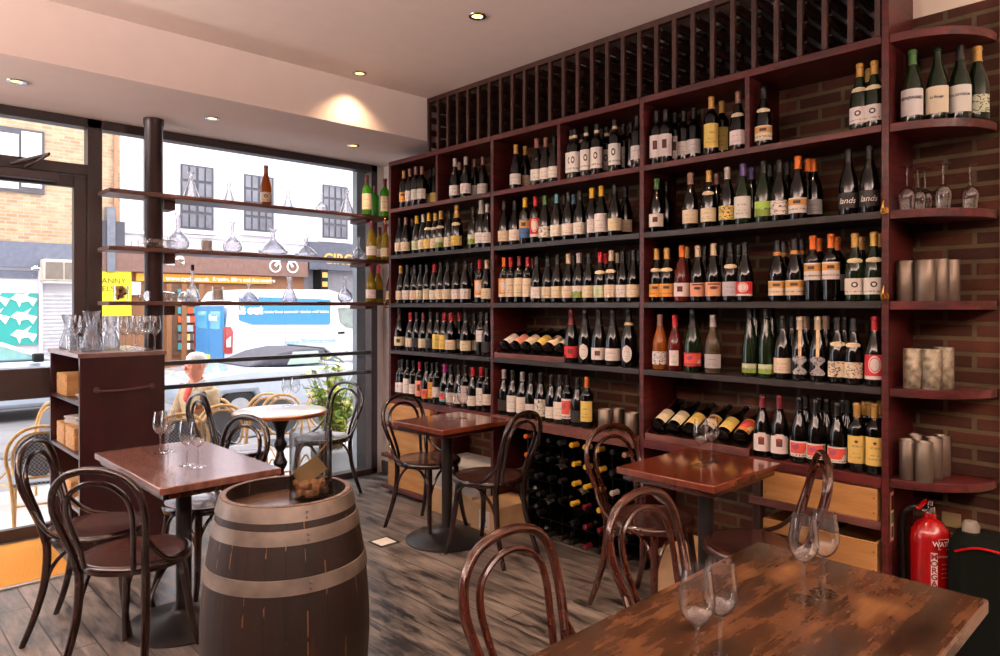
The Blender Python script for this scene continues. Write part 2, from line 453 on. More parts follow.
downlight(2.35, 1.5, ZC, 'added unseen recessed downlight above the right bay of the shelving', 48)  # added out of view, continuing the row, to brighten the bottle labels
for x, y in ( (1.1, 2.9), (1.1, 1.5), (1.1, .2), (-.5, 2.9), (-.5, 1.4), (-.5, -.2), (1.0, -1.4), (2.45, -1.4), (-1.8, 1.2), (-1.8, -1.2)):  # extra downlights added out of view as warm fill
    downlight(x, y, ZC, 'added unseen recessed fill downlight in the main ceiling behind the viewer', LAMP)

# uplighters added out of view, behind and left of the viewer, to brighten the ceiling
for i, (x, y, az) in enumerate(((-2.5, 4.65, 0), (-2.5, 3.4, 0), (-2.5, 1.6, 0), (-2.5, -.4, 0), (-1.4, -2.9, 90), (.6, -2.9, 90), (2.4, -2.9, 90))):
    t = thing('fill_uplighter', 'added half-bowl fill uplighter, unseen on the wall behind the viewer', 'fill light', (x, y, 1.95), R(az), 'added fill uplighters')
    MB().lathe([(.02, 0), (.09, .04), (.13, .10), (.125, .10), (.085, .045), (0, .01)], 24).build('bowl', M_white, t, smooth=True)
    MB().box(-.1, 0, -.02, .02, .0, .03).build('bracket', M_white, t)
    light('lamp_bulb', 'SPOT', (0, 0, .08), (0, -R(180-40), 0), FILL_UPL, (1.0, .84, .74), t, spot_size=R(110), spot_blend=1.0, shadow_soft_size=.08)

# ================================================================ WINE SHELVING
XS = 3.20
SH = thing('wine_shelving', 'tall mahogany wall shelving filled with rows of wine bottles', 'shelving', (3.36, 2.8, 0))
def SB(name, x0, x1, y0, y1, z0, z1, m, bevel=.002): 
    return MB().box(x0-3.36, x1-3.36, y0-2.8, y1-2.8, z0, z1).build(name, m, SH, bevel=bevel)
YP = [4.60, 3.415, 2.22, 1.00]
LV = [2.225, 1.86, 1.48, 1.115, .735]
ZTOP = 2.60
for i, y in enumerate(YP):
    SB('post', XS, XW-.003, y-.014, y+.014, 0 if i in (0, 3) else .06, ZTOP if i < 3 else ZC-.003, M_mah)
for y in (4.01, 2.825, 1.613): SB('divider', XS+.002, XW-.003, y-.012, y+.012, LV[0], ZTOP-.03, M_mah)
for i in range(3):
    y1, y0 = YP[i]-.014, YP[i+1]+.014
    SB('shelf', XS-.004, XW-.003, y0, y1, ZTOP-.035, ZTOP, M_mahx)
    for k, z in enumerate(LV):
        th = .03 if k < 4 else .045
        if k == 4 and i == 1:   # rough thick ledge over the wire rack
            m = MB(); n = 30; L = y1-y0
            rr = random.Random(3)
            front = [(XS-.03+rr.uniform(-.008, .008), y0+L*j/n) for j in range(n+1)]
            m.prism([(x-3.36, y-2.8) for x, y in front]+[(XW-.003-3.36, y1-2.8), (XW-.003-3.36, y0-2.8)], z-.055, z)
            m.build('ledge', M_rustic, SH, bevel=.004)
        else:
            SB('shelf', XS-.002, XW-.003, y0, y1, z-th, z, M_mahx if (k in (0, 4)) else M_dshelf)
# lower bays
for y in (4.02,): SB('post', XS, XW-.003, y-.014, y+.014, 0, .69, M_mah)
for z in (.545, .305, .06): SB('shelf', XS-.06, XW-.003, 4.034, 4.63, z-.028, z, M_mahx)
SB('post', XS, XS+.05, 1.545, 1.585, 0, .69, M_drack)
SB('post', XW-.055, XW-.005, 1.545, 1.585, 0, .69, M_drack)
for z in (.55, .30, .06): SB('shelf', XS-.01, XW-.003, 1.014, 1.60, z-.035, z, M_rustic)
# rounded end shelves (quarter circles)
def quarter(z, y, sgn, r, m, th=.03):
    poly = [(XW-.003-3.36, y-2.8)]
    for j in range(17):
        a = PI/2*j/16
        poly.append((XW-.003-r*math.cos(a)-3.36, y+sgn*r*math.sin(a)-2.8))
    return MB().prism(poly, z-th, z).build('corner_shelf', m, SH, bevel=.002)
for z in [ZTOP]+LV: quarter(z, YP[3]-.014, -1, .315, M_mahx, .035)
for z in (2.19, 1.833, 1.49): quarter(z, YP[0]+.014, 1, .26, M_mahx)
for z in (1.115, .735): quarter(z, YP[0]+.014, 1, .20, M_mahx)
# brass hooks on the right post
for z in (1.86, 1.50):
    hk = MB(); hk.tube([(-.16-.004, -1.80, z+.045), (-.178, -1.80, z+.04), (-.19, -1.80, z+.01), (-.18, -1.80, z-.01), (-.164, -1.80, z)], .005, 6, 3)
    hk.lathe([(0, -.004), (.016, -.004), (.018, 0), (.016, .004), (0, .004)], 14, (0,0,0), M=Matrix.Translation((-.166, -1.80, z)) @ Matrix.Rotation(PI/2, 4, 'Y'))
    hk.build('brass_hook', M_brass, SH, smooth=True)
for z in (2.1, 1.45):
    hk = MB(); hk.tube([(-.165, 1.80, z), (-.2, 1.80, z), (-.205, 1.80, z+.03), (-.19, 1.80, z+.06)], .004, 6, 3); hk.build('brass_hook', M_brass, SH, smooth=True)

# upper grid rack
RK = thing('wine_rack', 'empty dark slatted bottle rack running along the top under the ceiling', 'wine rack', (3.36, 2.56, ZTOP))
def RB(n, x0, x1, y0, y1, z0, z1, m=M_drack): return MB().box(x0-3.36, x1-3.36, y0-2.56, y1-2.56, z0-ZTOP, z1-ZTOP).build(n, m, RK)
RB('top_rail', XS, XS+.03, 1.016, YS-.002, 2.965, ZC-.003); RB('back_panel', XW-.02, XW-.004, 1.016, YS-.002, ZTOP+.003, ZC-.003, M_black)
NB = 28
for i in range(NB+1):
    y = 1.03 + (YS-.015-1.03)*i/NB
    m = MB(); m.box(XS-3.36, XS+.022-3.36, y-.011-2.56, y+.011-2.56, 0.003, .365)
    m.box(XW-.05-3.36, XW-.022-3.36, y-.011-2.56, y+.011-2.56, .003, .365)
    for k in range(4):
        z = .045+.09*k
        for s in (-1, 1):      # bearer strips on both faces of the divider
            m.box(XS+.022-3.36, XW-.05-3.36, y+s*.006-.004-2.56, y+s*.006+.004-2.56, z-.006, z+.03)
            m.box(XS+.03-3.36, XW-.05-3.36, y+s*.014-.008-2.56, y+s*.014+.008-2.56, z+.022, z+.03)
    m.build('upright', M_drack, RK)

# ================================================================ BOTTLES
PROF = {
 'd': [(0,.004),(.030,0),(.0365,.004),(.0375,.012),(.0375,.185),(.036,.198),(.029,.212),(.019,.224),(.0148,.236),(.0140,.25),(.0138,.283),(.0155,.285),(.0155,.296),(.013,.300),(0,.300)],
 'b': [(0,.004),(.033,0),(.040,.004),(.041,.012),(.041,.125),(.0385,.150),(.032,.178),(.0235,.205),(.0175,.225),(.0148,.245),(.0140,.278),(.0160,.280),(.0160,.290),(.013,.296),(0,.296)],
 'c': [(0,.004),(.036,0),(.043,.005),(.044,.014),(.044,.130),(.041,.160),(.034,.190),(.0255,.220),(.0190,.245),(.0165,.262),(.0160,.290),(.0178,.293),(.0178,.300),(.0165,.303),(.0165,.314),(0,.316)],
 'h': [(0,.004),(.030,0),(.0365,.004),(.037,.012),(.037,.130),(.0345,.165),(.0285,.205),(.0215,.245),(.0165,.275),(.0142,.300),(.0140,.328),(.0155,.330),(.0155,.338),(0,.342)]}
HT = {'d': .300, 'b': .296, 'c': .316, 'h': .342}
CAPZ = {'d': .238, 'b': .236, 'c': .226, 'h': .285}
def prof_r(k, z):
    p = PROF[k][1:]
    for (r0, z0), (r1, z1) in zip(p, p[1:]):
        if z0 <= z <= z1 and z1 > z0: return r0+(r1-r0)*(z-z0)/(z1-z0)
    return .014
def mesh_of(mb, name, smooth=True, uvfn=None):
    o = mb.build(name, None, smooth=smooth); me = o.data
    bpy.data.objects.remove(o)
    return me
def dark_glass(name, rgb, tr=0.0):
    m, nt, out = newmat(name)
    b = pbsdf(nt, out, lin(rgb), .07, spec=.5, coat=0)
    f = noise(nt, coords(nt), 6, 2); c = lin(rgb)
    nt.links.new(ramp(nt, f, [(.3, tuple(x*.8 for x in c)), (.7, tuple(x*1.2 for x in c))]), b.inputs['Base Color'])
    if tr > 0:
        t = nt.nodes.new('ShaderNodeBsdfTransparent'); t.inputs[0].default_value = (*[min(1, x*2.2) for x in lin(rgb)], 1)
        mx = nt.nodes.new('ShaderNodeMixShader'); mx.inputs[0].default_value = tr
        nt.links.new(b.outputs[0], mx.inputs[1]); nt.links.new(t.outputs[0], mx.inputs[2]); nt.links.new(mx.outputs[0], out.inputs[0])
    return m
GL = {'k': dark_glass('bottle_dark', (8, 7, 7)), 'v': dark_glass('bottle_green', (84, 160, 42), .5), 'g': dark_glass('bottle_deep_green', (20, 34, 18)),
      'q': dark_glass('bottle_amber_wine', (168, 96, 34), .35), 'z': dark_glass('bottle_rose', (96, 30, 26), .3), 'i': dark_glass('bottle_clear', (110, 96, 76), .55),
      'a': dark_glass('bottle_yellow_green', (150, 130, 36), .45)}
GLN = {'k': 'dark', 'v': 'bright green', 'g': 'deep green', 'q': 'amber', 'z': 'rose', 'i': 'pale clear', 'a': 'yellow green'}
CAPS = {'k': ('black', (20,18,18)), 'g': ('gold', (206,160,84)), 'o': ('orange', (232,120,40)), 'r': ('red', (190,30,40)), 'w': ('silver', (190,180,176)),
        'y': ('yellow', (226,180,50)), 'e': ('green', (70,110,60)), 't': ('teal', (80,130,136)), 'p': ('purple', (86,70,130)), 'b': ('beige', (214,190,160)),
        'd': ('burgundy', (110,24,36)), 's': ('brown', (150,110,98)), 'm': ('magenta', (190,40,140))}
LABS = {'W': ('white', (236,226,220)), 'C': ('cream', (232,214,186)), 'Y': ('yellow', (234,204,110)), 'R': ('red', (204,46,52)), 'G': ('green-marked', (206,214,180)),
        'B': ('blue', (60,100,160)), 'O': ('orange', (232,160,70)), 'P': ('pink', (236,150,130)), 'K': ('black', (34,30,30)), 'S': ('grey', (176,172,172)),
        'L': ('lime green', (170,206,90)), 'V': ('lilac', (196,186,200)), 'U': ('light blue', (120,196,216)), 'F': ('skin-toned', (222,158,128))}
def objcol_mat(name, rough, metal):
    m, nt, out = newmat(name); b = pbsdf(nt, out, (1,1,1), rough, metal)
    oi = nt.nodes.new('ShaderNodeObjectInfo'); n = noise(nt, coords(nt), 90, 2)
    nt.links.new(mixc(nt, 1.0, oi.outputs['Color'], ramp(nt, n, [(.3, (.85,)*3), (.7, (1,1,1))]), 'MULTIPLY'), b.inputs['Base Color']); return m
M_cap = objcol_mat('foil_capsule', .38, .25)
def label_mat(pat):
    m, nt, out = newmat('bottle_label_%d' % pat); b = pbsdf(nt, out, (1,1,1), .6)
    oi = nt.nodes.new('ShaderNodeObjectInfo'); tc = nt.nodes.new('ShaderNodeTexCoord'); sp = nt.nodes.new('ShaderNodeSeparateXYZ')
    nt.links.new(tc.outputs['UV'], sp.inputs[0]); u, v = sp.outputs[0], sp.outputs[1]
    base = oi.outputs['Color']; rnd = oi.outputs['Random']
    def band(x, c, h):  # 1 inside |x-c|<h
        return math_n(nt, 'LESS_THAN', math_n(nt, 'ABSOLUTE', math_n(nt, 'SUBTRACT', x, c)), h)
    ofs = nt.nodes.new('ShaderNodeCombineXYZ'); nt.links.new(math_n(nt, 'MULTIPLY', rnd, 30), ofs.inputs[2])
    cu = nt.nodes.new('ShaderNodeCombineXYZ')
    nt.links.new(math_n(nt, 'MULTIPLY', u, 22), cu.inputs[0]); nt.links.new(math_n(nt, 'MULTIPLY', v, 10), cu.inputs[1]); nt.links.new(math_n(nt, 'MULTIPLY', rnd, 30), cu.inputs[2])
    n = noise(nt, cu.outputs[0], 1, 1)
    ink = math_n(nt, 'GREATER_THAN', n, .5)
    lines = math_n(nt, 'ADD', math_n(nt, 'MULTIPLY', band(v, .62, .035), band(u, .5, .24)), math_n(nt, 'MULTIPLY', band(v, .22, .03), band(u, .5, .3)), True)
    lines = math_n(nt, 'ADD', lines, math_n(nt, 'MULTIPLY', band(v, .36, .02), band(u, .5, .18)), True)
    mask = math_n(nt, 'MULTIPLY', ink, lines)
    du = math_n(nt, 'SUBTRACT', u, .5); dv = math_n(nt, 'MULTIPLY', math_n(nt, 'SUBTRACT', v, .6), .75)
    dist = math_n(nt, 'SQRT', math_n(nt, 'ADD', math_n(nt, 'MULTIPLY', du, du), math_n(nt, 'MULTIPLY', dv, dv)))
    col = base
    if pat == 0: col = mixc(nt, math_n(nt, 'MULTIPLY', mask, .5), base, (.05,.04,.04))
    if pat == 1:   # ring logo
        ring = band(dist, .10, .03); col = mixc(nt, ring, base, (.03,.03,.03))
        col = mixc(nt, math_n(nt, 'MULTIPLY', math_n(nt, 'MULTIPLY', ink, band(v, .18, .04)), .8), col, (.1,.08,.08))
    if pat == 2:   # coloured lower band: landscape
        lo = math_n(nt, 'LESS_THAN', v, .45); col = mixc(nt, lo, base, lin((128, 150, 60))); col = mixc(nt, math_n(nt, 'MULTIPLY', band(v, .5, .06), ink), col, (.06,.08,.12))
    if pat == 3:   # red fruit and blue leaves art
        vo = nt.nodes.new('ShaderNodeTexVoronoi'); vo.inputs['Scale'].default_value = 3.2; nt.links.new(tc.outputs['UV'], vo.inputs['Vector'])
        a = ramp(nt, vo.outputs['Color'], [(.0, lin((60, 60, 130))), (.3, lin((220, 80, 60))), (.6, lin((230, 110, 90))), (.8, lin((240, 235, 225))), (.92, lin((60, 120, 60)))])
        inside = math_n(nt, 'MULTIPLY', band(v, .56, .34), band(u, .5, .42)); col = mixc(nt, inside, base, a)
        col = mixc(nt, math_n(nt, 'MULTIPLY', band(v, .1, .05), ink), col, (.05,.05,.05))
    if pat == 4:   # dark scrollwork
        cu2 = nt.nodes.new('ShaderNodeCombineXYZ'); nt.links.new(math_n(nt, 'MULTIPLY', u, 3.2), cu2.inputs[0]); nt.links.new(math_n(nt, 'MULTIPLY', v, 4), cu2.inputs[1]); nt.links.new(math_n(nt, 'MULTIPLY', rnd, 9), cu2.inputs[2])
        s = noise(nt, cu2.outputs[0], 1, 2); k = band(s, .5, .022); col = mixc(nt, k, base, (.03,.025,.03))
    if pat == 5:   # close-up of an eye
        du2 = math_n(nt, 'SUBTRACT', u, .58); e = math_n(nt, 'SQRT', math_n(nt, 'ADD', math_n(nt, 'MULTIPLY', du2, du2), math_n(nt, 'MULTIPLY', math_n(nt, 'MULTIPLY', dv, dv), 5.0)))
        col = mixc(nt, band(e, .0, .2), base, lin((120, 60, 44))); col = mixc(nt, band(e, .0, .09), col, (.02,.015,.015))
        arc = math_n(nt, 'MULTIPLY', band(v, .86, .05), band(u, .58, .3)); col = mixc(nt, arc, col, lin((70, 36, 26)))
    if pat == 6:   # picture band on top, words below
        col = mixc(nt, band(v, .72, .2), base, lin((214, 158, 80))); col = mixc(nt, math_n(nt, 'MULTIPLY', band(v, .72, .1), band(u, .5, .16)), col, lin((70, 60, 60)))
        col = mixc(nt, math_n(nt, 'MULTIPLY', math_n(nt, 'MULTIPLY', ink, band(v, .25, .05)), .7), col, (.05,.04,.04))
    if pat == 7:   # white oval on coloured ground
        col = mixc(nt, math_n(nt, 'LESS_THAN', dist, .26), base, lin((238, 226, 220))); col = mixc(nt, band(dist, .2, .012), col, base)
        col = mixc(nt, math_n(nt, 'LESS_THAN', v, .14), col, lin((238, 226, 220)))
    if pat == 8:   # dark square picture in the middle
        col = mixc(nt, math_n(nt, 'MULTIPLY', band(v, .55, .2), band(u, .5, .14)), base, lin((90, 44, 40)))
    nt.links.new(col, b.inputs['Base Color']); return m
LM = [label_mat(i) for i in range(10)]
BODY = {}
for k in PROF:
    BODY[k] = mesh_of(MB().lathe(PROF[k], 20), 'bottle_glass')
CAPM = {}
for k in PROF:
    z0 = CAPZ[k]; h = HT[k]
    pr = [(prof_r(k, z0)+.0008, z0)] + [(r+.0008, z) for r, z in PROF[k] if z0+.002 < z < h-.001] + [(PROF[k][-2][0]+.0008, h+.0008), (0, h+.001)]
    CAPM[k] = mesh_of(MB().lathe(pr, 16), 'capsule')
def label_mesh(k, z0, z1, half, shape='rect', lift=.0007):
    nz = 8; na = 12
    me = bpy.data.meshes.new('label'); vs = []; fs = []; uvs = []
    for j in range(nz+1):
        v = j/nz; z = z0+(z1-z0)*v
        hh = half
        if shape == 'oval': hh = half*math.sqrt(max(0, 1-(2*v-1)**2))+.01
        if shape == 'arch': hh = half*(1 if v < .72 else math.sqrt(max(0.05, 1-((v-.72)/.28)**2*.9)))
        if shape == 'crest': hh = half*(.6+.4*math.sin(v*9+.5)) if v < .9 else half*.5
        for i in range(na+1):
            a = -hh+2*hh*i/na; r = prof_r(k, z)+lift
            vs.append((r*math.cos(a), r*math.sin(a), z)); uvs.append((i/na, v))
    for j in range(nz):
        for i in range(na): a = j*(na+1)+i; fs.append((a, a+1, a+na+2, a+na+1))
    me.from_pydata(vs, [], fs); uvl = me.uv_layers.new(name='UVMap')
    for l in me.loops: uvl.data[l.index].uv = uvs[l.vertex_index]
    for p in me.polygons: p.use_smooth = True
    return me
LZ = {'d': (.050, .125), 'b': (.030, .100), 'c': (.032, .100), 'h': (.022, .072)}
LCACHE = {}
def get_label(k, var):
    key = (k, var)
    if key in LCACHE: return LCACHE[key]
    z0, z1 = LZ[k]
    if var == 'std': m = label_mesh(k, z0, z1, 1.25)
    if var == 'tall': m = label_mesh(k, max(.03, z0-.01), min(z1+.035, .16), 1.2)
    if var == 'slim': m = label_mesh(k, z0, z1+.01, .62)
    if var == 'oval': m = label_mesh(k, z0-.005, z1+.02, .62, 'oval')
    if var == 'arch': m = label_mesh(k, z0, z1+.02, 1.2, 'arch')
    if var == 'crest': m = label_mesh(k, z0, z1+.015, .85, 'crest')
    if var == 'high': m = label_mesh(k, .098, .175, 1.25)
    if var == 'low': m = label_mesh(k, .02, .065, 1.2)
    if var == 'neck': m = label_mesh(k, {'d': .20, 'b': .165, 'c': .17, 'h': .2}[k], {'d': .215, 'b': .188, 'c': .195, 'h': .22}[k], 1.15, 'oval', .0012)
    if var == 'band': m = label_mesh(k, {'d': .245, 'b': .222, 'c': .225, 'h': .25}[k], {'d': .262, 'b': .24, 'c': .24, 'h': .265}[k], 1.5, 'rect', .0018)
    LCACHE[key] = m; return m
def link(o, parent=None):
    C.collection.objects.link(o)
    if parent: o.parent = parent
    return o
def jit(c, a=.05):
    return tuple(max(0, min(1, x*random.uniform(1-a, 1+a))) for x in lin(c))
def bottle(kind, glassk, cap, lab, pat, var, loc, rz, labeltext, group, neck=False, scale=1.0, rot=None, cat='bottle', nm='wine_bottle', emblem=None, words=None, wcol=None, band=None):
    t = thing(nm, labeltext, cat, loc, rz, group)
    if rot: t.rotation_euler = rot
    t.scale = (scale,)*3
    b = link(bpy.data.objects.new('bottle_body', BODY[kind]), t)
    if not BODY[kind].materials: BODY[kind].materials.append(GL['k'])
    if glassk != 'k': b.material_slots[0].link = 'OBJECT'; b.material_slots[0].material = GL[glassk]
    if cap != '-':
        if not CAPM[kind].materials: CAPM[kind].materials.append(M_cap)
        c = link(bpy.data.objects.new('capsule', CAPM[kind]), t); c.color = (*jit(CAPS[cap][1]), 1)
    if lab != '-':
        me = get_label(kind, var)
        if not me.materials: me.materials.append(LM[0])
        l = link(bpy.data.objects.new('label', me), t); l.color = (*jit(LABS[lab][1], .04), 1)
        l.material_slots[0].link = 'OBJECT'; l.material_slots[0].material = LM[pat]
    if neck:
        me = get_label(kind, 'neck')
        if not me.materials: me.materials.append(LM[0])
        l = link(bpy.data.objects.new('neck_label', me), t); l.color = (*jit((236, 214, 178)), 1)
    if band:
        me = get_label(kind, 'band')
        if not me.materials: me.materials.append(LM[0])
        l = link(bpy.data.objects.new('neck_band', me), t); l.color = (*jit(band), 1)
    if emblem:
        e = MB(); r = prof_r(kind, .1)+.0016; z = emblem[1]; s = emblem[2]
        vs = [(r*math.cos(a), r*math.sin(a), z+zz) for a, zz in [(0, -s)]+[(s*1.0/r*math.cos(q), s*.9*math.sin(q)*(.8 if abs(math.cos(q)) > .15 else .6)) for q in [R(x) for x in range(0, 181, 20)]]]
        e.add(vs, [tuple(range(len(vs)))]); e.build('emblem', plain('emblem_%d_%d_%d' % emblem[0], emblem[0], .6), t)
    if words:
        text(words[0], words[1], wcol or M_text, t, (0, 0, words[2]), bendr=prof_r(kind, words[2])+.0015, extrude=.0002, shear=words[3] if len(words) > 3 else 0, bold=words[4] if len(words) > 4 else 0)
    return t
ORD = ['', 'first', 'second', 'third', 'fourth', 'fifth', 'sixth', 'seventh', 'eighth', 'ninth', 'tenth', 'eleventh', 'twelfth', 'thirteenth', 'fourteenth', 'fifteenth', 'sixteenth', 'seventeenth', 'eighteenth']
VARS = {'t': 'tall', 's': 'slim', 'o': 'oval', 'a': 'arch', 'x': 'crest', 'u': 'high', 'l': 'low'}
# token: px kind cap label pattern flags   (B back row, n neck label, glass letter after '/')
ROWS = {
 ('top', 'first pigeonhole', 0): "404dgO6 410dsW0 416dsW0 422dsW0 430bkW0B 434.5bkY0B",
 ('top', 'second pigeonhole', 0): "451bsW0B 455bwW0 459.5bsK0B 466bwW0 475bsW0B 483bsW0B",
 ('top', 'third pigeonhole', 0): "507bgW0B 516bgW0 525.5bgC0B 537bsW0 546bsW0 554.5bkW0",
 ('top', 'fourth pigeonhole', 0): "566dkW1t+b 575dkW1t+b 581dkW1tB+b 586.5dkW1t+b 597dkW1t+b 602dkK0B 607dkW1tB+b 615dkW1t+b 624dkW0tB 631dkK0B 637.5dkW0",
 ('top', 'fifth pigeonhole', 0): "654dkW8t 665.7dkW8t 675dkW8tB 684dkW0B 694dkW0B 711.5dgY0t 722dgY0tB 738.4bsW0n",
 ('top', 'sixth pigeonhole', 0): "763.6bkC6n 860bgW1n/g 869bgW1nB/g 874.5bgW1n/g",
 ('second', 'left bay', 1): "400bkC0 406bsC0 412.5bsK0B 417byG0 423.5bwC0 429byY0n 435.5bgC0n 441bgG2n 449.5bkC0 457cgY0n 473.5bkG2 481.5cwW0 487.5bwW0",
 ('second', 'middle bay', 1): "499.6bkC0 508bkC0B 515bkW0 525dyB6t 535.5drR7t 545beW4 553bkK0B 556.8btW0 564.5bkW0B 568.5bkW0 574btK0B 580bkW0 592byW0s 601.5byW0t 615bkC0 625.7bkC0B",
 ('second', 'right bay', 1): "654.7beW8 661bkK0B 690.4bsC0 709bgC0n 717bsK0B 727.4bwY4 743bpW0t/g 752bpK0B 763.6bkL2/g 770bkK0B 779.6bkW4 787bkK0B 798boW6 808boW0B 814boS0B 848.7bkK0 869.6bkK0",
 ('third', 'left bay', 2): "395.6bkC0 401bgC0 407.8bkW0 412bkK0B 415bkC0 421bkC0 427bkC0s 434.6brW0 441bkC0 448bkC0 457bkW0 465.6bkW0 472bkK0B 480drO7t 487bbC0",
 ('third', 'middle bay', 2): "501doO7t 507drK0B 511drC0t 519.6ddC0t 528drC0t 533bdK0B 537bkW0 548bkC0 557.6bkC0+r 568.5bbC0 574bkK0B 579bwW2 589bkC0 600.5brG0n 606brK0B 611.4bbC0n 618bbK0B 623bkW0 630bkK0B 634bkC0 639bkC0B",
 ('third', 'right bay', 2): "653bgO6n 661bgK0B 667bgO6n 682boW8/z 687bgK0B 698bbF5 705bkK0B 713.7bbF5 722bkK0B 730.7bkV0n 739bkK0B 745bkR7 777.4bkC6+g 784bkK0B+g 794.7bkC6+g 802bkK0B+g 813doW6u 819doK0B 831doW6u 837doW0B 855bgW1n/g 861bgK0B/g 874bgW1n/g 880bgK0B/g",
 ('fourth', 'left bay', 3): "399ckC8 410.7brC0 417bkK4 423.7bdC0 431bkK4 438bkY0t 444.5brY0t 451brC0 459.5brC0B 466bkC0 475bkC0B 481.5dkW0u 487.5bkK4",
 ('fourth', 'middle bay', 3): "571.6cdR8 585.4ckW0o 599ckW8 613ckW0 629ckW0o+b",
 ('fourth', 'right bay', 3): "660bsW4/q 675brW0s/z 693ckR3/g 713bwS0/i 750hkG2l/g 756hkK0B/g 766.4hkG2l/g 772hkK0B/g 783bkC0 792bkK0B 800bbS4x+R 806bbK0B 818bbS4x+R 826bbK0B 837.7bkC4n 845bkK0B 854bkC4n 875.6brR7t",
 ('fifth', 'left bay', 4): "396.6dkW1 402.7dkW0 408dkW0t 414dkW0 420drP8t 427bkO3 432.7dkO0t 437.6dkW0 445bmU3 451.5bkW0 459bkW0 466dkW0t 473brW0 481.5drW0t 487.5dkW0",
 ('fifth', 'middle bay', 4): "504bwK0 513bkW0t 522.5bwW0t 531bkW0 541bkW4t 551.6bkW0 560bkW0t 567.7dkW3t 577.6bkK0 587doY0t",
 ('fifth', 'right bay', 4): "762.5bdW8a 779.6bdW8a 799.6bkW3 806bkK0B 816bkW3 820bkK0B 827bkK0B 837.7bkW3 843bkK0B 848bkK0B 857dgY0t+h 865dgK0B 870dgK0B 877dgY0t+h 880.5dgK0B",
}
for (row, bay, li), toks in ROWS.items():
    items = []
    for tk in toks.split():
        m = re.match(r'([\d.]+)([dbch])([a-z-])([A-Z-])(\d)([a-zA-Z]*?)(?:\+(\w))?(?:/(\w))?$', tk)
        px, k, cp, lb, pat, fl, ex, gl = m.groups(); items.append((float(px), k, cp, lb, int(pat), fl, ex, gl or 'k'))
    items.sort()
    ylo = {0: None}.get(li)
    nf = nb = 0
    for px, k, cp, lb, pat, fl, ex, gl in items:
        back = 'B' in fl
        x = XS + (.155 if back else .058)
        y = onX(px, x)
        if back: nb += 1; pos = ORD[nb] + ' from left in back row'
        else: nf += 1; pos = ORD[nf] + ' from left'
        # keep off posts and dividers
        posts = YP + ([4.01, 2.825, 1.613] if li == 0 else [])
        for p in posts:
            if abs(y-p) < .056: y = p + (.058 if y > p else -.058)
        var = 'std'
        for ch in fl:
            if ch in VARS: var = VARS[ch]
        ang = math.atan2(y, x)
        rz = PI + .62*ang + random.uniform(-.12, .12)
        g = GLN[gl]
        labd = '' if back and lb == 'K' else ', %s label' % LABS[lb][0]
        lt = '%s bottle, %s top%s, %s, %s shelf, %s' % (g, CAPS[cp][0], labd if not back else '', pos, row, bay)
        em = words = wc = bd = None
        if ex == 'h': em = ((110, 30, 40), .135, .008)
        if ex == 'b': bd = (220, 190, 150)
        if ex == 'g': bd = (200, 140, 70)
        if ex == 'r': bd = None
        if row == 'second' and px > 840: words = ('lands' if px < 860 else 'lands', .036, .062, .3); wc = M_wtext
        if row == 'fifth' and bay == 'right bay' and var == 'arch': em = ((180, 40, 40), .095, .008)
        sc = random.uniform(.985, 1.02)*(1.03 if k == 'c' else 1)
        t = bottle(k, gl, cp, lb if not (back and lb == 'K') else '-', pat, var, (x, y, LV[li]), rz, lt, 'wine bottles standing on the %s shelf, %s' % (row, bay), 'n' in fl, sc, emblem=em, words=words, wcol=wc, band=bd)
        if ex == 'R':      # long paper ribbon down the neck
            rb = [( prof_r('b', z)+.0018, z) for z in (.115, .14, .165, .19, .215, .235)]
            m = MB(); vs = []
            for r_, z_ in rb:
                hw = .007; vs += [(r_, -hw, z_), (r_, hw, z_)]
            m.add(vs, [(2*i, 2*i+1, 2*i+3, 2*i+2) for i in range(len(rb)-1)])
            m.build('paper_ribbon', plain('ribbon_paper', (228, 200, 160), .7), t)

# bottles on the rounded end shelf (right)
for px, k, gl, cp, lb, pat, wd, desc in ((912.5, 'b', 'g', 'e', 'W', 9, ('HOREWARD', .0155, .098, 0, .0006), 'with bold lettered cream label, leftmost on rounded corner shelf'),
        (937.5, 'b', 'g', '-', 'C', 9, ('La Rouge', .013, .092, .2, .0002), 'with plain cream label, second on rounded corner shelf'),
        (960, 'b', 'g', 'k', 'W', 9, ('COLDSTREAM', .0125, .096, 0, .0004), 'with spaced capitals on label, third on rounded corner shelf'),
        (977.5, 'b', 'g', 'g', 'G', 4, None, 'with gold foil and green scene label, rightmost on rounded corner shelf')):
    X = {912.5: 3.30, 937.5: 3.335, 960: 3.385, 977.5: 3.45}[px]
    y = onX(px, X)
    bottle(k, gl, cp, lb, pat, 'tall' if pat == 9 else 'std', (X, y, LV[0]), PI+.15, 'deep green bottle '+desc, 'bottles on the rounded corner shelf', words=wd, scale=1.06)
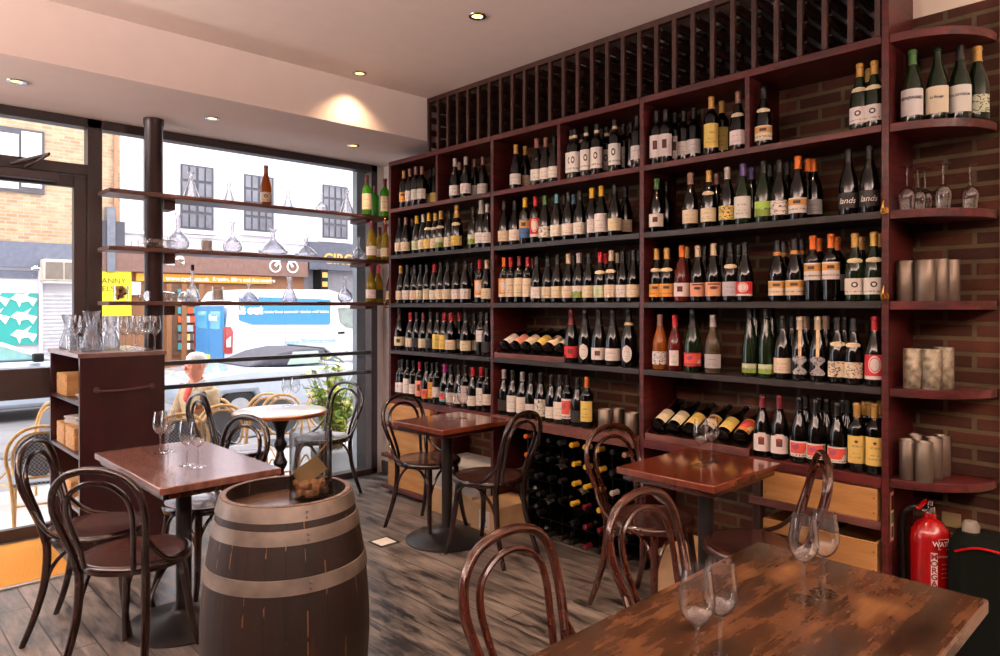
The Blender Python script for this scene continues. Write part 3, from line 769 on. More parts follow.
# bottles at the window end
for (px, z, X, gl, cp, lb, k, sc, txt) in ((367, 2.191, 3.12, 'v', 'd', 'C', 'd', 1.06, 'bright green bottle with large cream label at the window end of the top plank'),
        (375, 2.191, 3.24, 'v', 'd', '-', 'd', .86, 'bright green bottle without front label behind the larger green one'),
        (385, 2.191, 3.29, 'v', 'd', 'C', 'd', 1.04, 'bright green bottle with cream label next to the shelving post, top plank'),
        (371.5, 1.834, 3.14, 'a', 'd', 'W', 'b', 1.03, 'yellow green bottle with white label at the end of the second plank'),
        (379.5, 1.834, 3.26, 'a', 'd', 'W', 'b', .92, 'yellow green bottle behind the first one at the end of the second plank'),
        (385.5, 1.834, 3.29, 'a', 'd', 'C', 'b', 1.0, 'yellow green bottle against the shelving post on the second plank'),
        (371, 1.491, 3.12, 'a', 'd', 'W', 'b', 1.0, 'yellow green bottle with dark red top and pale label, third plank end'),
        (378.5, 1.491, 3.22, 'a', 'r', 'K', 'b', 1.0, 'yellow green bottle with red top and dark label, third plank end')):
    y = onX(px, X)
    bottle(k, gl, cp, lb, 0, 'tall' if k == 'd' else 'std', (X, y, z), PI+.9, txt, 'bottles at the window end', scale=sc)

# tilted display trays of lying bottles
def tray(ya, yb, z, name_label, n, specs, bay):
    """ya > yb"""
    T = thing('display_tray', name_label, 'tray', (XS+.01, (ya+yb)/2, z))
    L = (ya-yb)/2; tl = R(24); dep = .30
    mm = M_rustic
    MB().box(-.012, .0, -L, L, 0.0, .035).build('front_lip', mm, T, bevel=.002)
    hz = dep*math.tan(tl)*.9
    MB().prism([(.0, .003), (dep*.98, hz), (dep*.98, hz-.012), (.0, .0)], -L+.012, L-.012, 'y').build('sloped_base', M_drack, T)
    for s in (-1, 1):
        MB().prism([(.0, 0), (.0, .045), (dep, hz+.075), (dep, 0)], s*L-(.012 if s > 0 else 0), s*L+(0 if s > 0 else .012), 'y').build('side_panel', M_mah, T)
    for i in range(n):
        y = ya - .062 - (ya-yb-.124)*i/(n-1)
        cp, lb, pat, k = specs[i]
        q = Matrix.Rotation(-tl, 4, 'Y') @ Matrix.Rotation(PI/2, 4, 'Y')       # bottle +Z axis -> +X tilted up
        r0 = .042
        # spin about own axis so that the label looks up and out
        q = q @ Matrix.Rotation(PI, 4, 'Z')
        base = Vector((XS+.022, y, z+.018+r0/math.cos(tl)+.006))
        t = bottle(k, 'k', cp, lb, pat, 'tall', base, 0, 'dark bottle with %s label lying in the %s display tray, %s from left' % (LABS[lb][0], bay, ORD[i+1]), 'bottles lying in the %s display tray' % bay, rot=q.to_euler(), scale=.97)
tray(3.392, 2.775, LV[3]+.001, 'narrow wooden display tray of six lying bottles on the fourth shelf', 6,
     [('k','W',0,'b'), ('k','P',0,'b'), ('k','C',0,'b'), ('k','Y',0,'b'), ('k','C',8,'b'), ('k','C',0,'b')], 'middle bay')
tray(2.198, 1.60, LV[4]+.001, 'wide wooden display tray of six lying bottles on the lowest shelf', 6,
     [('k','C',0,'b'), ('k','C',0,'b'), ('k','Y',0,'b'), ('k','C',6,'b'), ('k','Y',0,'b'), ('k','O',3,'b')], 'right bay')

# ================================================================ WIRE BOTTLE RACK
WR = thing('wire_bottle_rack', 'black metal wire rack full of lying bottles under the rough ledge', 'wine rack', (3.36, 2.68, 0))
ny, nz = 9, 6
cy = [3.082 - .0955*i for i in range(ny)]; cz = [.048+.1165*j for j in range(nz)]
for X in (XS+.055, XW-.06):
    m = MB()
    for i in range(ny+1): y = 3.082+.045-.0955*i; m.tube([(X-3.36, y-2.68, .0), (X-3.36, y-2.68, .672)], .0018, 5)
    for j in range(nz+1): z = .008+.1165*j-.004 if j else .005; m.tube([(X-3.36, 3.12-2.68, min(z, .67)), (X-3.36, 2.234-2.68, min(z, .67))], .0018, 5)
    m.build('wire_grid', M_black, WR)
for y in (3.13, 2.24):
    m = MB(); m.box(XS+.05-3.36, XW-.02-3.36, y-.006-2.68, y+.006-2.68, 0, .672); m.build('side_frame', M_black, WR)
box('back_sheet', XW-.018-3.36, XW-.006-3.36, 2.25-2.68, 3.12-2.68, 0, .672, M_black, WR)
capcol = {(0,5):'o',(0,4):'o',(4,5):'y',(5,5):'y',(6,5):'y',(8,5):'s',(4,4):'y',(5,4):'y',(6,4):'y',(8,4):'s',(4,3):'y',(5,3):'y',(6,3):'y',(7,3):'w',
          (4,2):'y',(5,2):'d',(6,2):'y',(7,2):'b',(5,1):'d',(6,1):'d',(7,1):'b',(5,0):'d'}
CN = {'o':'orange','y':'yellow','d':'dark red','b':'beige','s':'copper','w':'silver','k':'black','g':'gold'}
for i in range(ny):
    for j in range(nz):
        cp = capcol.get((i, j), 'k')
        if cp == 'k' and random.random() < .06: continue
        k = random.choice('bbd')
        q = Matrix.Rotation(-PI/2, 4, 'Y') @ Matrix.Rotation(random.uniform(0, 6.28), 4, 'Z')
        xx = XS+.27 + random.uniform(-.012, .012)
        bottle(k, 'k', cp, random.choice('WCK') if random.random() < .5 else '-', 0, 'std', (xx, cy[i], cz[j]+.003), 0,
               'bottle lying in wire rack, %s top outward, %s column, %s row down' % (CN[cp], ORD[i+1], ORD[nz-j]), 'bottles lying in the wire rack', rot=q.to_euler(), scale=.97)

# ================================================================ CRATES AND BOXES
def crate(x0, x1, y0, y1, z0, z1, m, label, group='wooden wine crates', lid=True, openf=False):
    cx, cyy = (x0+x1)/2, (y0+y1)/2
    t = thing('wooden_crate', label, 'crate', (cx, cyy, z0), 0, group)
    a, b, h, th = (x1-x0)/2, (y1-y0)/2, z1-z0, .012
    MB().box(-a, -a+th, -b, b, 0, h).build('front_panel', m, t, bevel=.0015)
    MB().box(a-th, a, -b, b, 0, h).build('back_panel', m, t)
    MB().box(-a+th, a-th, -b, -b+th, 0, h).build('side_panel', m, t)
    MB().box(-a+th, a-th, b-th, b, 0, h).build('side_panel', m, t)
    MB().box(-a+th, a-th, -b+th, b-th, 0, th).build('base_panel', m, t)
    if lid: MB().box(-a+.001, a-.001, -b+.001, b-.001, h+.0005, h+.008).build('lid', m, t)
    for sy in (-1, 1):
        for zz in (.25, .75):
            MB().lathe([(0, 0), (.003, 0), (.003, .002), (0, .002)], 6, M=Matrix.Translation((-a-.001, sy*(b-.012), h*zz)) @ Matrix.Rotation(-PI/2, 4, 'Y')).build('nail', M_black, t)
    return t
crate(XS-.03, XW-.03, 4.05, 4.575, .5455, .685, M_pine, 'pine wine crate in the left lower bay, highest of three')
crate(XS-.03, XW-.03, 4.05, 4.575, .3055, .49, M_pine, 'pine wine crate in the left lower bay, middle of three')
crate(XS-.03, XW-.03, 4.05, 4.575, .0605, .25, M_pine, 'pine wine crate in the left lower bay, nearest the floor')
crate(XS-.004, XW-.03, 1.03, 1.53, .5505, .675, M_pine, 'long pine crate under the lowest shelf on the right, upper one')
crate(XS-.004, XW-.03, 1.03, 1.53, .3005, .455, M_pine, 'open pine crate holding grey bottles under the right shelves', lid=False)
crate(XS-.004, XW-.03, 1.03, 1.53, .0605, .23, M_pine, 'pine crate nearest the floor under the right shelves', lid=False)
for k, y in enumerate((1.25, 1.37)):
    q = Matrix.Rotation(PI/2, 4, 'Y')
    tag(MB().lathe([(.033, 0), (.033, .2), (.03, .205), (0, .205)], 18, M=Matrix.Translation((XS+.05, y, .47)) @ q).build('metal_cooler', M_tin, smooth=True), 'grey cylinder lying in the open crate, %s' % ('right one' if k == 0 else 'left one'), 'cooler')
M_card = plain('pale_cardboard', (214, 176, 132), .8); M_wbox = plain('white_box_card', (206, 200, 196), .6); M_lab = plain('paper_label', (236, 232, 228), .7)
def carton(x0, x1, y0, y1, z0, z1, m, label, panel=True, group=None):
    t = thing('wine_box', label, 'box', ((x0+x1)/2, (y0+y1)/2, z0), 0, group)
    a, b, h = (x1-x0)/2, (y1-y0)/2, z1-z0
    MB().box(-a, a, -b, b, 0, h).build('box_body', m, t, bevel=.003)
    MB().box(-a+.002, a-.002, -b+.002, b-.002, h+.0003, h+.004).build('lid', m, t)
    if panel:
        MB().box(-a-.0015, -a, -.05, .05, h*.18, h*.82).build('paper_label', M_lab, t)
        MB().lathe([(.009, 0), (.018, 0), (.018, .001), (.009, .001)], 18, ring=True, M=Matrix.Translation((-a-.002, 0, h*.5)) @ Matrix.Rotation(-PI/2, 4, 'Y')).build('round_emblem', M_text, t)
        MB().box(-a-.0015-.001, -a-.0015, -.03, .03, h*.27, h*.29).build('print_line', M_text, t)
    return t
carton(3.10, 3.44, 3.50, 3.94, 0, .175, M_card, 'pale wooden wine box with printed label on the floor behind the table pole')
carton(3.11, 3.45, 3.46, 3.95, .1797, .36, M_wbox, 'white cardboard wine box stacked on the pale labelled box', False)
carton(3.02, 3.36, 3.16, 3.43, 0, .185, M_card, 'pale wine box with round emblem on the floor by the brick wall')
carton(3.05, 3.38, 1.72, 2.02, 0, .215, M_card, 'pale wine box with round emblem on the floor beneath the red wall table')
# ------- metal coolers on shelves
def cooler(x, y, z, r, h, m, label, group):
    t = MB().lathe([(r*.97, 0), (r, .003), (r, h-.002), (r*.96, h), (r*.92, h-.002), (r*.9, .006), (0, .006)], 26, (0,0,0)).build('bottle_cooler', m, smooth=True)
    t.location = (x, y, z); return tag(t, label, 'cooler', group)
for i, px in enumerate((605, 617, 632)):
    X = XS+.06+(.07 if i == 1 else 0)
    cooler(X, onX(px, X), LV[4], .040, .125, M_tin, 'grey metal bottle cooler on the rough ledge, %s of three from left' % ORD[i+1], 'metal coolers on the ledge')
for zi, ps, m, h, nm in ((2, ((906, 3.28), (925, 3.27), (939, 3.36), (950, 3.44)), M_tin, .17, 'third'), (3, ((913, 3.29), (932, 3.30), (944, 3.40)), M_tinw, .165, 'fourth'),
                 (4, ((908, 3.27), (924, 3.26), (934, 3.36), (942, 3.44), (916, 3.38)), M_tin, .165, 'lowest')):
    for i, (px, X) in enumerate(ps):
        cooler(X, onX(px, X), LV[zi], .037 if zi != 4 else .033, h-(.0 if X < 3.35 else -.006), m, '%s metal bottle cooler on the %s rounded shelf, %s%s' % ('worn spotted' if zi == 3 else 'grey', nm, ORD[i+1], ' counted from left' if X < 3.34 else ' and towards the wall'), 'metal coolers on the rounded shelves')

# ================================================================ GLASSWARE
WG = [(0,.0045),(.012,.0035),(.033,.0015),(.034,.0008),(.034,.0),(0,.0)]
def wineglass_mesh(h=.205, rb=.036, fac=1.0):
    m = MB()
    m.lathe([(0, 0), (.034, 0), (.0345, .0012), (.020, .003), (.006, .006), (.0042, .012), (.0036, .05), (.0042, .086), (.008, .092)], 24)
    return m
def bowl_mesh(rb=.036, h=.205):
    m = MB(); z0 = .090
    out = [(.004, z0), (.014, z0+.006), (.026, z0+.018), (rb*.94, z0+.034), (rb, z0+.048), (rb*.97, z0+.066), (rb*.88, z0+.09), (rb*.78, h)]
    inn = [(r-.0012, z) for r, z in reversed(out)]
    m.lathe(out + inn[:-1] + [(0, z0+.003)], 26)
    return m
WGG = thing('wine_glass', 'x', 'wine glass', (0, 0, -50))
wineglass_mesh().build('stem', glass('stem_glass', (.97,.97,.97), (.9,.9,.92), 2.5, .03, .5, 4), WGG, smooth=True)
bowl_mesh().build('bowl', M_glass, WGG, smooth=True)
first_glass = [True]
def wineglass(x, y, z, label, group, s=1.0, flip=False, rot=None):
    rt = rot or ((PI, 0, 0) if flip else (0, 0, random.uniform(0, 6)))
    loc = (x, y, z + (.205*s if flip else 0))
    if first_glass[0]:
        first_glass[0] = False; o = WGG; o.location = loc; o.rotation_euler = rt; o['label'] = label; o['group'] = group
    else: o = dup(WGG, loc, rt, label, group)
    o.scale = (s, s, s); return o
TZ = .75
def onT(px, py, z=TZ): return at(px, py, z)
for px, py, lb, g in ((160.5, 453, 'left glass of the far pair on the long table by the cabinet', 'glasses on the long left table'), (168, 451.5, 'right glass of the far pair on the long table by the cabinet', 'glasses on the long left table'),
        (187, 465, 'left glass of the near pair on the long left table', 'glasses on the long left table'), (198, 467, 'right glass of the near pair on the long left table', 'glasses on the long left table'),
        (450, 420.5, 'left glass on the square table by the white boxes', 'glasses on the far square table'), (462.5, 418, 'right glass on the square table by the white boxes', 'glasses on the far square table'),
        (701, 465, 'left glass on the glossy red table under the shelves', 'glasses on the red wall table'), (711.5, 461.5, 'right glass on the glossy red table under the shelves', 'glasses on the red wall table'),
        (803.5, 600, 'front glass of the right pair on the big worn table', 'glasses on the big worn table'), (824, 593.5, 'rear glass of the right pair on the big worn table', 'glasses on the big worn table'),
        (697, 672, 'front glass of the left pair on the big worn table', 'glasses on the big worn table'), (720, 661, 'rear glass of the left pair on the big worn table', 'glasses on the big worn table')):
    x, y = onT(px, py); wineglass(x, y, TZ+.0005, 'clear wine glass, '+lb, g, .98)

# ================================================================ TABLES
def table(name, label, x0, x1, y0, y1, mtop, pole, base='disc', ztop=TZ, th=.03, br=.24, edge=None):
    cx, cyy = pole
    t = thing(name, label, 'table', (cx, cyy, 0))
    m = MB().box(x0-cx, x1-cx, y0-cyy, y1-cyy, ztop-th, ztop); m.build('table_top', mtop, t, bevel=.004)
    m2 = MB().box(x0-cx+.02, x1-cx-.02, y0-cyy+.02, y1-cyy-.02, ztop-th-.025, ztop-th); m2.build('underframe', M_chair2, t, bevel=.002)
    MB().lathe([(.034, .03), (.034, ztop-th-.026)], 20).build('pole', M_iron, t, smooth=True)
    MB().lathe([(br, 0), (br, .006), (br*.95, .014), (br*.55, .034), (.06, .062), (.05, .075), (.0, .075)], 40).build('base', M_iron, t, smooth=True)
    return t
table('dining_table', 'long worn wooden table on a pedestal beside the dark cabinet', .925, 1.43, 2.875, 3.80, M_tabx, (1.18, 3.34), br=.25)
table('dining_table', 'square glossy brown table on a pedestal beside the brick wall', 2.52, 3.06, 3.10, 3.585, M_tab, (2.80, 3.40), br=.26)
table('dining_table', 'square glossy red table on a thin pedestal under the right shelves', 2.51, 3.10, 1.40, 1.875, M_tab, (2.83, 1.62), br=.2)
t = thing('dining_table', 'large worn rustic wooden table in the foreground', 'table', (.9, .69, 0))
tb = MB()
tb.box(-.05-.9, 2.025-.9, .402-.69, .985-.69, TZ-.035, TZ); tb.build('table_top', M_big, t, bevel=.005)
MB().box(.05-.9, 1.95-.9, .46-.69, .93-.69, TZ-.10, TZ-.036).build('apron', M_chair2, t)
for xx in (.1, 1.86):
    for yy in (.47, .87): MB().box(xx-.9, xx+.06-.9, yy-.69, yy+.06-.69, 0, TZ-.1).build('leg', M_chair2, t, bevel=.003)
# marble bistro table
RTX, RTY = 2.24, 4.52
t = thing('bistro_table', 'small round white marble table on an ornate iron pedestal by the window', 'table', (RTX, RTY, 0))
M_marble = plain('white_marble', (232, 230, 228), .18, coat=.3, var=.04, scale=3)
MB().lathe([(0, .722), (.30, .722), (.307, .727), (.307, .738), (.302, .742), (0, .742)], 48).build('table_top', M_marble, t, smooth=True)
MB().lathe([(.300, .716), (.314, .716), (.316, .722), (.316, .735), (.309, .740), (.308, .722), (.3, .720)], 48, ring=True).build('rim', plain('copper_rim', (170, 108, 76), .35, .7), t, smooth=True)
pr = [(.02, .0), (.05, .0)]
ped = [(.05,.14),(.035,.17),(.03,.19),(.05,.22),(.055,.25),(.03,.29),(.024,.33),(.042,.36),(.048,.385),(.03,.42),(.022,.46),(.04,.49),(.044,.515),(.028,.545),(.03,.6),(.05,.65),(.075,.69),(.085,.715)]
MB().lathe(ped, 24).build('pedestal', M_iron, t, smooth=True)
for k in range(3):
    a = k*2*PI/3+.4; c, s = math.cos(a), math.sin(a)
    MB().tube([(0, 0, .2), (c*.08, s*.08, .17), (c*.16, s*.16, .09), (c*.22, s*.22, .03), (c*.27, s*.27, .012)], [.03, .024, .018, .016, .014], 8, 4).build('foot', M_iron, t, smooth=True)
for i, (px, py) in enumerate(((281, 405), (288, 404))):
    x, y = at(px, py, .742); x, y = (x+RTX)/2+.06, (y+RTY)/2+.02*i+.03
    wineglass(x+.05*i, y, .7425, 'clear stemmed wine glass on the round marble table, %s one' % ('left' if i == 0 else 'right'), 'glasses on the marble table', .97)

# ================================================================ BENTWOOD CHAIRS
def make_chair(mat):
    t = thing('bentwood_chair', 'x', 'chair', (0, 0, 0), 0, 'bentwood chairs')
    MB().lathe([(0, .432), (.150, .432), (.196, .436), (.204, .444), (.205, .454), (.200, .462), (.188, .465), (.176, .462), (0, .458)], 40).build('seat', M_seat, t, smooth=True)
    MB().lathe([(.182, .428), (.206, .432), (.2085, .444), (.2075, .456), (.200, .4645), (.190, .4665), (.183, .463)], 40, ring=True).build('seat_rim', mat, t, smooth=True)
    # front is +X
    L = [(-.165, .135, .43), (-.185, .148, .52), (-.215, .168, .61), (-.243, .180, .69), (-.260, .166, .77), (-.268, .118, .825), (-.270, .05, .848)]
    pts = L + [(x, -y, z) for x, y, z in reversed(L)]
    pts.insert(len(L), (-.270, 0, .852))
    MB().tube(pts, .0140, 10, 4).build('back_loop', mat, t, smooth=True)
    I = [(-.180, .098, .455), (-.198, .108, .54), (-.222, .122, .62), (-.241, .128, .69), (-.254, .112, .75), (-.26, .06, .79)]
    pts = I + [(x, -y, z) for x, y, z in reversed(I)]; pts.insert(len(I), (-.261, 0, .802))
    MB().tube(pts, .0102, 8, 4).build('inner_loop', mat, t, smooth=True)
    for s in (-1, 1):
        MB().tube([(-.162, s*.135, .44), (-.160, s*.134, .36), (-.172, s*.140, .24), (-.205, s*.155, .11), (-.245, s*.168, 0.0)], [.0165, .0175, .0165, .0145, .0125], 10, 4).build('leg', mat, t, smooth=True)
        MB().tube([(.125, s*.118, .432), (.130, s*.122, .38), (.142, s*.134, .26), (.158, s*.150, .12), (.185, s*.168, 0.0)], [.018, .0185, .017, .0145, .012], 10, 4).build('leg', mat, t, smooth=True)
        MB().tube([(-.205, s*.166, .585), (-.175, s*.178, .535), (-.13, s*.188, .49), (-.08, s*.198, .466), (-.03, s*.205, .458)], [.008, .009, .010, .010, .008], 8, 4).build('hip_brace', mat, t, smooth=True)
        MB().tube([(.142, s*.13, .25), (.125, s*.137, .34), (.075, s*.145, .41), (.01, s*.15, .428), (-.06, s*.148, .41), (-.13, s*.14, .34), (-.168, s*.138, .25)], .0085, 8, 4).build('side_bow', mat, t, smooth=True)
    MB().tube([(.142, -.13, .25), (.148, -.10, .34), (.152, -.05, .405), (.153, 0, .42), (.152, .05, .405), (.148, .10, .34), (.142, .13, .25)], .0085, 8, 4).build('front_bow', mat, t, smooth=True)
    return t
proto1 = make_chair(M_chair); proto2 = make_chair(M_chair2)
used = set()
def chair(proto, x, y, az, label, s=1.0):
    if id(proto) in used: o = dup(proto, (x, y, 0), (0, 0, R(az)), label, 'bentwood chairs')
    else: used.add(id(proto)); o = proto; o.location = (x, y, 0); o.rotation_euler = (0, 0, R(az)); o['label'] = label
    o.scale = (s, s, s); return o
chair(proto1, .888, 3.575, 327, 'dark bentwood chair nearest the door mat, at the long left table')
chair(proto1, .905, 3.085, 42, 'dark bentwood chair in the left foreground with back to the viewer')
chair(proto1, 1.40, 3.66, 196, 'dark bentwood chair at far right of the long left table')
chair(proto1, 2.03, 4.76, 318, 'dark bentwood chair left of the round marble table, against the window')
chair(proto1, 2.72, 4.80, 195, 'dark bentwood chair right of the round marble table, against the window')
chair(proto1, 2.837, 3.63, 276, 'dark bentwood chair left of the glossy table by the pine crates')
chair(proto1, 2.812, 3.034, 99, 'dark bentwood chair right of the glossy table, before the white boxes')
chair(proto2, 2.814, 1.90, 262, 'brown bentwood chair between the wire rack and the red table')
chair(proto2, 2.80, 1.38, 122, 'brown bentwood chair on the right side of the red table')
chair(proto2, 1.90, 1.06, 268, 'brown bentwood chair facing the big worn table, right of two')
chair(proto2, 1.33, 1.08, 272, 'brown bentwood chair facing the big worn table, front centre')

# ================================================================ BARREL
BX, BY, BH, BR = 1.068, 2.109, .865, .202
t = thing('wine_barrel', 'dark oak wine barrel with galvanised hoops standing on its end', 'barrel', (BX, BY, 0))
def brad(z): 
    q = (z-BH/2)/(BH/2); return BR + (.262-BR)*(1-q*q)
def barrel_mat():
    m, nt, out = newmat('barrel_staves'); b = pbsdf(nt, out, lin((44, 24, 18)), .5, spec=.4)
    tc = nt.nodes.new('ShaderNodeTexCoord'); sp = nt.nodes.new('ShaderNodeSeparateXYZ'); nt.links.new(tc.outputs['Object'], sp.inputs[0])
    a = math_n(nt, 'ARCTAN2', sp.outputs[1], sp.outputs[0]); k = math_n(nt, 'MULTIPLY', a, 26/(2*PI)); fr_ = math_n(nt, 'FRACT', k)
    gap = math_n(nt, 'LESS_THAN', math_n(nt, 'ABSOLUTE', math_n(nt, 'SUBTRACT', fr_, .5)), .035)
    cell = math_n(nt, 'FRACT', math_n(nt, 'MULTIPLY', math_n(nt, 'SINE', math_n(nt, 'MULTIPLY', math_n(nt, 'FLOOR', k), 12.9898)), 437.5))
    n = noise(nt, coords(nt, (20, 20, 2.2)), 1.6, 6, .65)
    c = ramp(nt, n, [(.32, lin((10, 6, 6))), (.64, lin((29, 16, 12))), (.82, lin((84, 52, 34)))])
    c = mixc(nt, math_n(nt, 'MULTIPLY', cell, .5), c, lin((40, 20, 14))); c = mixc(nt, gap, c, (.003,.002,.002))
    n3 = noise(nt, coords(nt, (30, 30, 5)), 1.7, 2, .5); sp_ = math_n(nt, 'MULTIPLY', gap, math_n(nt, 'GREATER_THAN', n3, .58)); c = mixc(nt, math_n(nt, 'MULTIPLY', sp_, .6), c, lin((140, 100, 64)))
    nt.links.new(c, b.inputs['Base Color']); bump(nt, b, math_n(nt, 'SUBTRACT', n, gap), .4, .004); return m
prof = [(brad(z/24*BH), z/24*BH) for z in range(25)]
prof += [(BR-.018, BH), (BR-.014, BH-.044)]
MB().lathe([(0, .02), (BR-.02, .02)]+prof, 52).build('staves', barrel_mat(), t, smooth=True)
M_head = wood('barrel_head_wood', (48, 34, 28), (110, 84, 70), .22, .2, grain=(2.5, 26, 5))
MB().lathe([(0, BH-.062), (BR-.013, BH-.062), (BR-.013, BH-.044), (0, BH-.042)], 44).build('barrel_head', M_head, t, smooth=True)
for k in range(26):      # sawn ends of the staves round the rim
    a0 = 2*PI*k/26
    MB().lathe([(BR-.017, BH-.012), (BR-.016, BH+.0015), (BR-.002, BH+.0015), (BR-.001, BH-.003)], 2, a0=a0+.012, a1=a0+2*PI/26-.012).build('stave_end', wood('stave_end_wood', (84, 60, 50), (138, 108, 92), .5, .1, grain=(12, 12, 12)), t)
def hoop(z0, z1):
    m = MB(); m.lathe([(brad(z0)+.0005, z0), (brad(z0)+.004, z0+.001), (brad((z0+z1)/2)+.004, (z0+z1)/2), (brad(z1)+.004, z1-.001), (brad(z1)+.0005, z1), (brad(z0)+.0005, z0)], 60, ring=True)
    h = m.build('hoop', M_steel, t, smooth=True)
    rv = MB()
    for dz in (.3, .7): rv.lathe([(0, .006), (.004, .005), (.006, 0)], 8, M=Matrix.Translation((-(brad(z0)+.004)*math.sin(.2), -(brad(z0)+.004)*math.cos(.2), z0+(z1-z0)*dz)) @ Matrix.Rotation(PI/2, 4, 'X'))
    rv.build('rivet', M_steel, h)
for a, b in ((BH-.045, BH-.001), (BH-.108, BH-.066), (BH-.245, BH-.2), (.2, .245), (.066, .108), (.001, .045)): hoop(a, b)
HZ = BH-.042
# glass vase of corks on the barrel
x, y = 1.123, 2.02
x, y = BX+.07*.692+.058*.722, BY+.07*.722-.058*.692
V = thing('glass_vase', 'tall clear glass cylinder holding corks and a card on the barrel', 'vase', (x, y, HZ+.0005))
VR, VH = .069, .225
MB().lathe([(0, 0), (VR, 0), (VR, VH), (VR-.0025, VH), (VR-.0035, .012), (0, .010)], 40).build('vase_glass', glass('vase_glass', (.90,.91,.92), (.25,.25,.28), 1.5, .02, .3, 3, .06), V, smooth=True)
def cork(x, y, z, rot, label):
    o = MB().lathe([(0, -.02), (.0105, -.02), (.0115, -.018), (.0115, .018), (.0105, .02), (0, .02)], 10).build('cork', M_cork, smooth=True)
    o.location = (x, y, z); o.rotation_euler = rot; return tag(o, label, 'cork', 'corks in the glass vase')
rr = random.Random(5)
for i in range(16):
    a = i*2.4; r = .045*math.sqrt((i % 8)/8+.05); lay = i//8
    cork(x+r*math.cos(a), y+r*math.sin(a), HZ+.024+lay*.021, (PI/2, rr.uniform(-.15, .15), rr.uniform(0, 3)), 'bottle cork at the bottom of the glass vase on the barrel')
cd = MB().box(-.05, .05, -.0008, .0008, -.032, .032).build('price_card', plain('kraft_card', (196, 170, 120), .7)); cd.location = (x-.005, y+.0, HZ+.088); cd.rotation_euler = (R(20), R(-35), R(-40))
tag(cd, 'tan folded card leaning inside the glass vase on the barrel', 'card')
sk = MB().tube([(0, 0, -.07), (0, 0, .07)], .0022, 6).build('wooden_stick', M_pine); sk.location = (x+.02, y+.012, HZ+.125); sk.rotation_euler = (R(10), R(40), R(-40))
tag(sk, 'thin wooden stick slanting inside the glass vase', 'stick')

# ================================================================ CABINET BY THE WINDOW
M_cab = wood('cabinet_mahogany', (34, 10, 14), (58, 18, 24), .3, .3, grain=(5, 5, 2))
CBX0, CBX1, CBY0, CBY1, CBH = .998, 1.445, 4.40, 5.13, 1.195
CB = thing('cabinet', 'dark mahogany open-sided cabinet by the window column', 'cabinet', ((CBX0+CBX1)/2, (CBY0+CBY1)/2, 0))
def cb(n, x0, x1, y0, y1, z0, z1, m=M_cab): return MB().box(x0-(CBX0+CBX1)/2, x1-(CBX0+CBX1)/2, y0-(CBY0+CBY1)/2, y1-(CBY0+CBY1)/2, z0, z1).build(n, m, CB, bevel=.002)
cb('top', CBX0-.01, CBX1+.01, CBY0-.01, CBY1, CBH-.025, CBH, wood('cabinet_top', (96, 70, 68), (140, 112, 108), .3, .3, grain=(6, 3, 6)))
cb('end_panel', CBX0, CBX1, CBY0, CBY0+.025, .02, CBH-.025); cb('end_panel', CBX0, CBX1, CBY1-.025, CBY1, .02, CBH-.025)
cb('back_panel', CBX1-.02, CBX1, CBY0+.025, CBY1-.025, .02, CBH-.025)
for z in (.02, .30, .60, .90): cb('shelf', CBX0+.003, CBX1-.02, CBY0+.025, CBY1-.025, z, z+.022)
hx = -(CBX1-CBX0)/2
MB().tube([(hx+.08, -.372, .985), (hx+.10, -.385, .982), (hx+.23, -.388, .980), (hx+.35, -.385, .990), (hx+.37, -.372, .993)], .006, 6, 3).build('rope_handle', plain('rusty_iron', (70, 46, 44), .6), CB, smooth=True)
for hxx in (.08, .37): MB().lathe([(0, .004), (.016, .003), (.018, 0)], 6, M=Matrix.Translation((hx+hxx, -.377+.0, .989)) @ Matrix.Rotation(PI/2, 4, 'X')).build('handle_plate', plain('rusty_iron', (70, 46, 44), .6), CB)
# things on its shelves
crate(1.02, 1.33, 4.80, 5.05, .9222, 1.04, M_pine2, 'small pine box on the upper cabinet shelf', 'pine boxes in the cabinet')
crate(1.02, 1.33, 4.86, 5.05, .6222, .74, M_pine2, 'pine box on the middle cabinet shelf, towards the window', 'pine boxes in the cabinet')
crate(1.02, 1.33, 4.62, 4.83, .6222, .74, M_pine2, 'pine box on the middle cabinet shelf, towards the room', 'pine boxes in the cabinet')
crate(1.02, 1.33, 4.70, 5.0, .3222, .42, M_pine2, 'low pine box on the lower cabinet shelf', 'pine boxes in the cabinet')
def papers(x, y, z, n, label, rz=0, w=.2, d=.14, th=.011):
    t = thing('paper_stack', label, 'papers', (x, y, z), rz)
    for i in range(n): MB().box(-w/2, w/2, -d/2, d/2, i*th+.0005, i*th+th-.001, Matrix.Rotation(rr.uniform(-.12, .12), 4, 'Z')).build('paper_pad', M_wbox, t, bevel=.001)
papers(1.16, 4.60, .9222, 2, 'small flat stack of white paper on the upper cabinet shelf', 0, .22, .2)
carton(1.03, 1.30, 4.44, 4.51, .9222, 1.06, M_lab, 'white upright carton at the end of the upper cabinet shelf', False)
papers(1.17, 4.86, .7495, 4, 'white napkin stack on the pine box in the cabinet', .2, .24, .18)
papers(1.16, 4.60, .0425, 6, 'pile of white printed papers on the bottom cabinet shelf', .15, .26, .2)
papers(1.16, 4.55, .3222, 3, 'pile of folded leaflets on the lower cabinet shelf', .1, .26, .16)

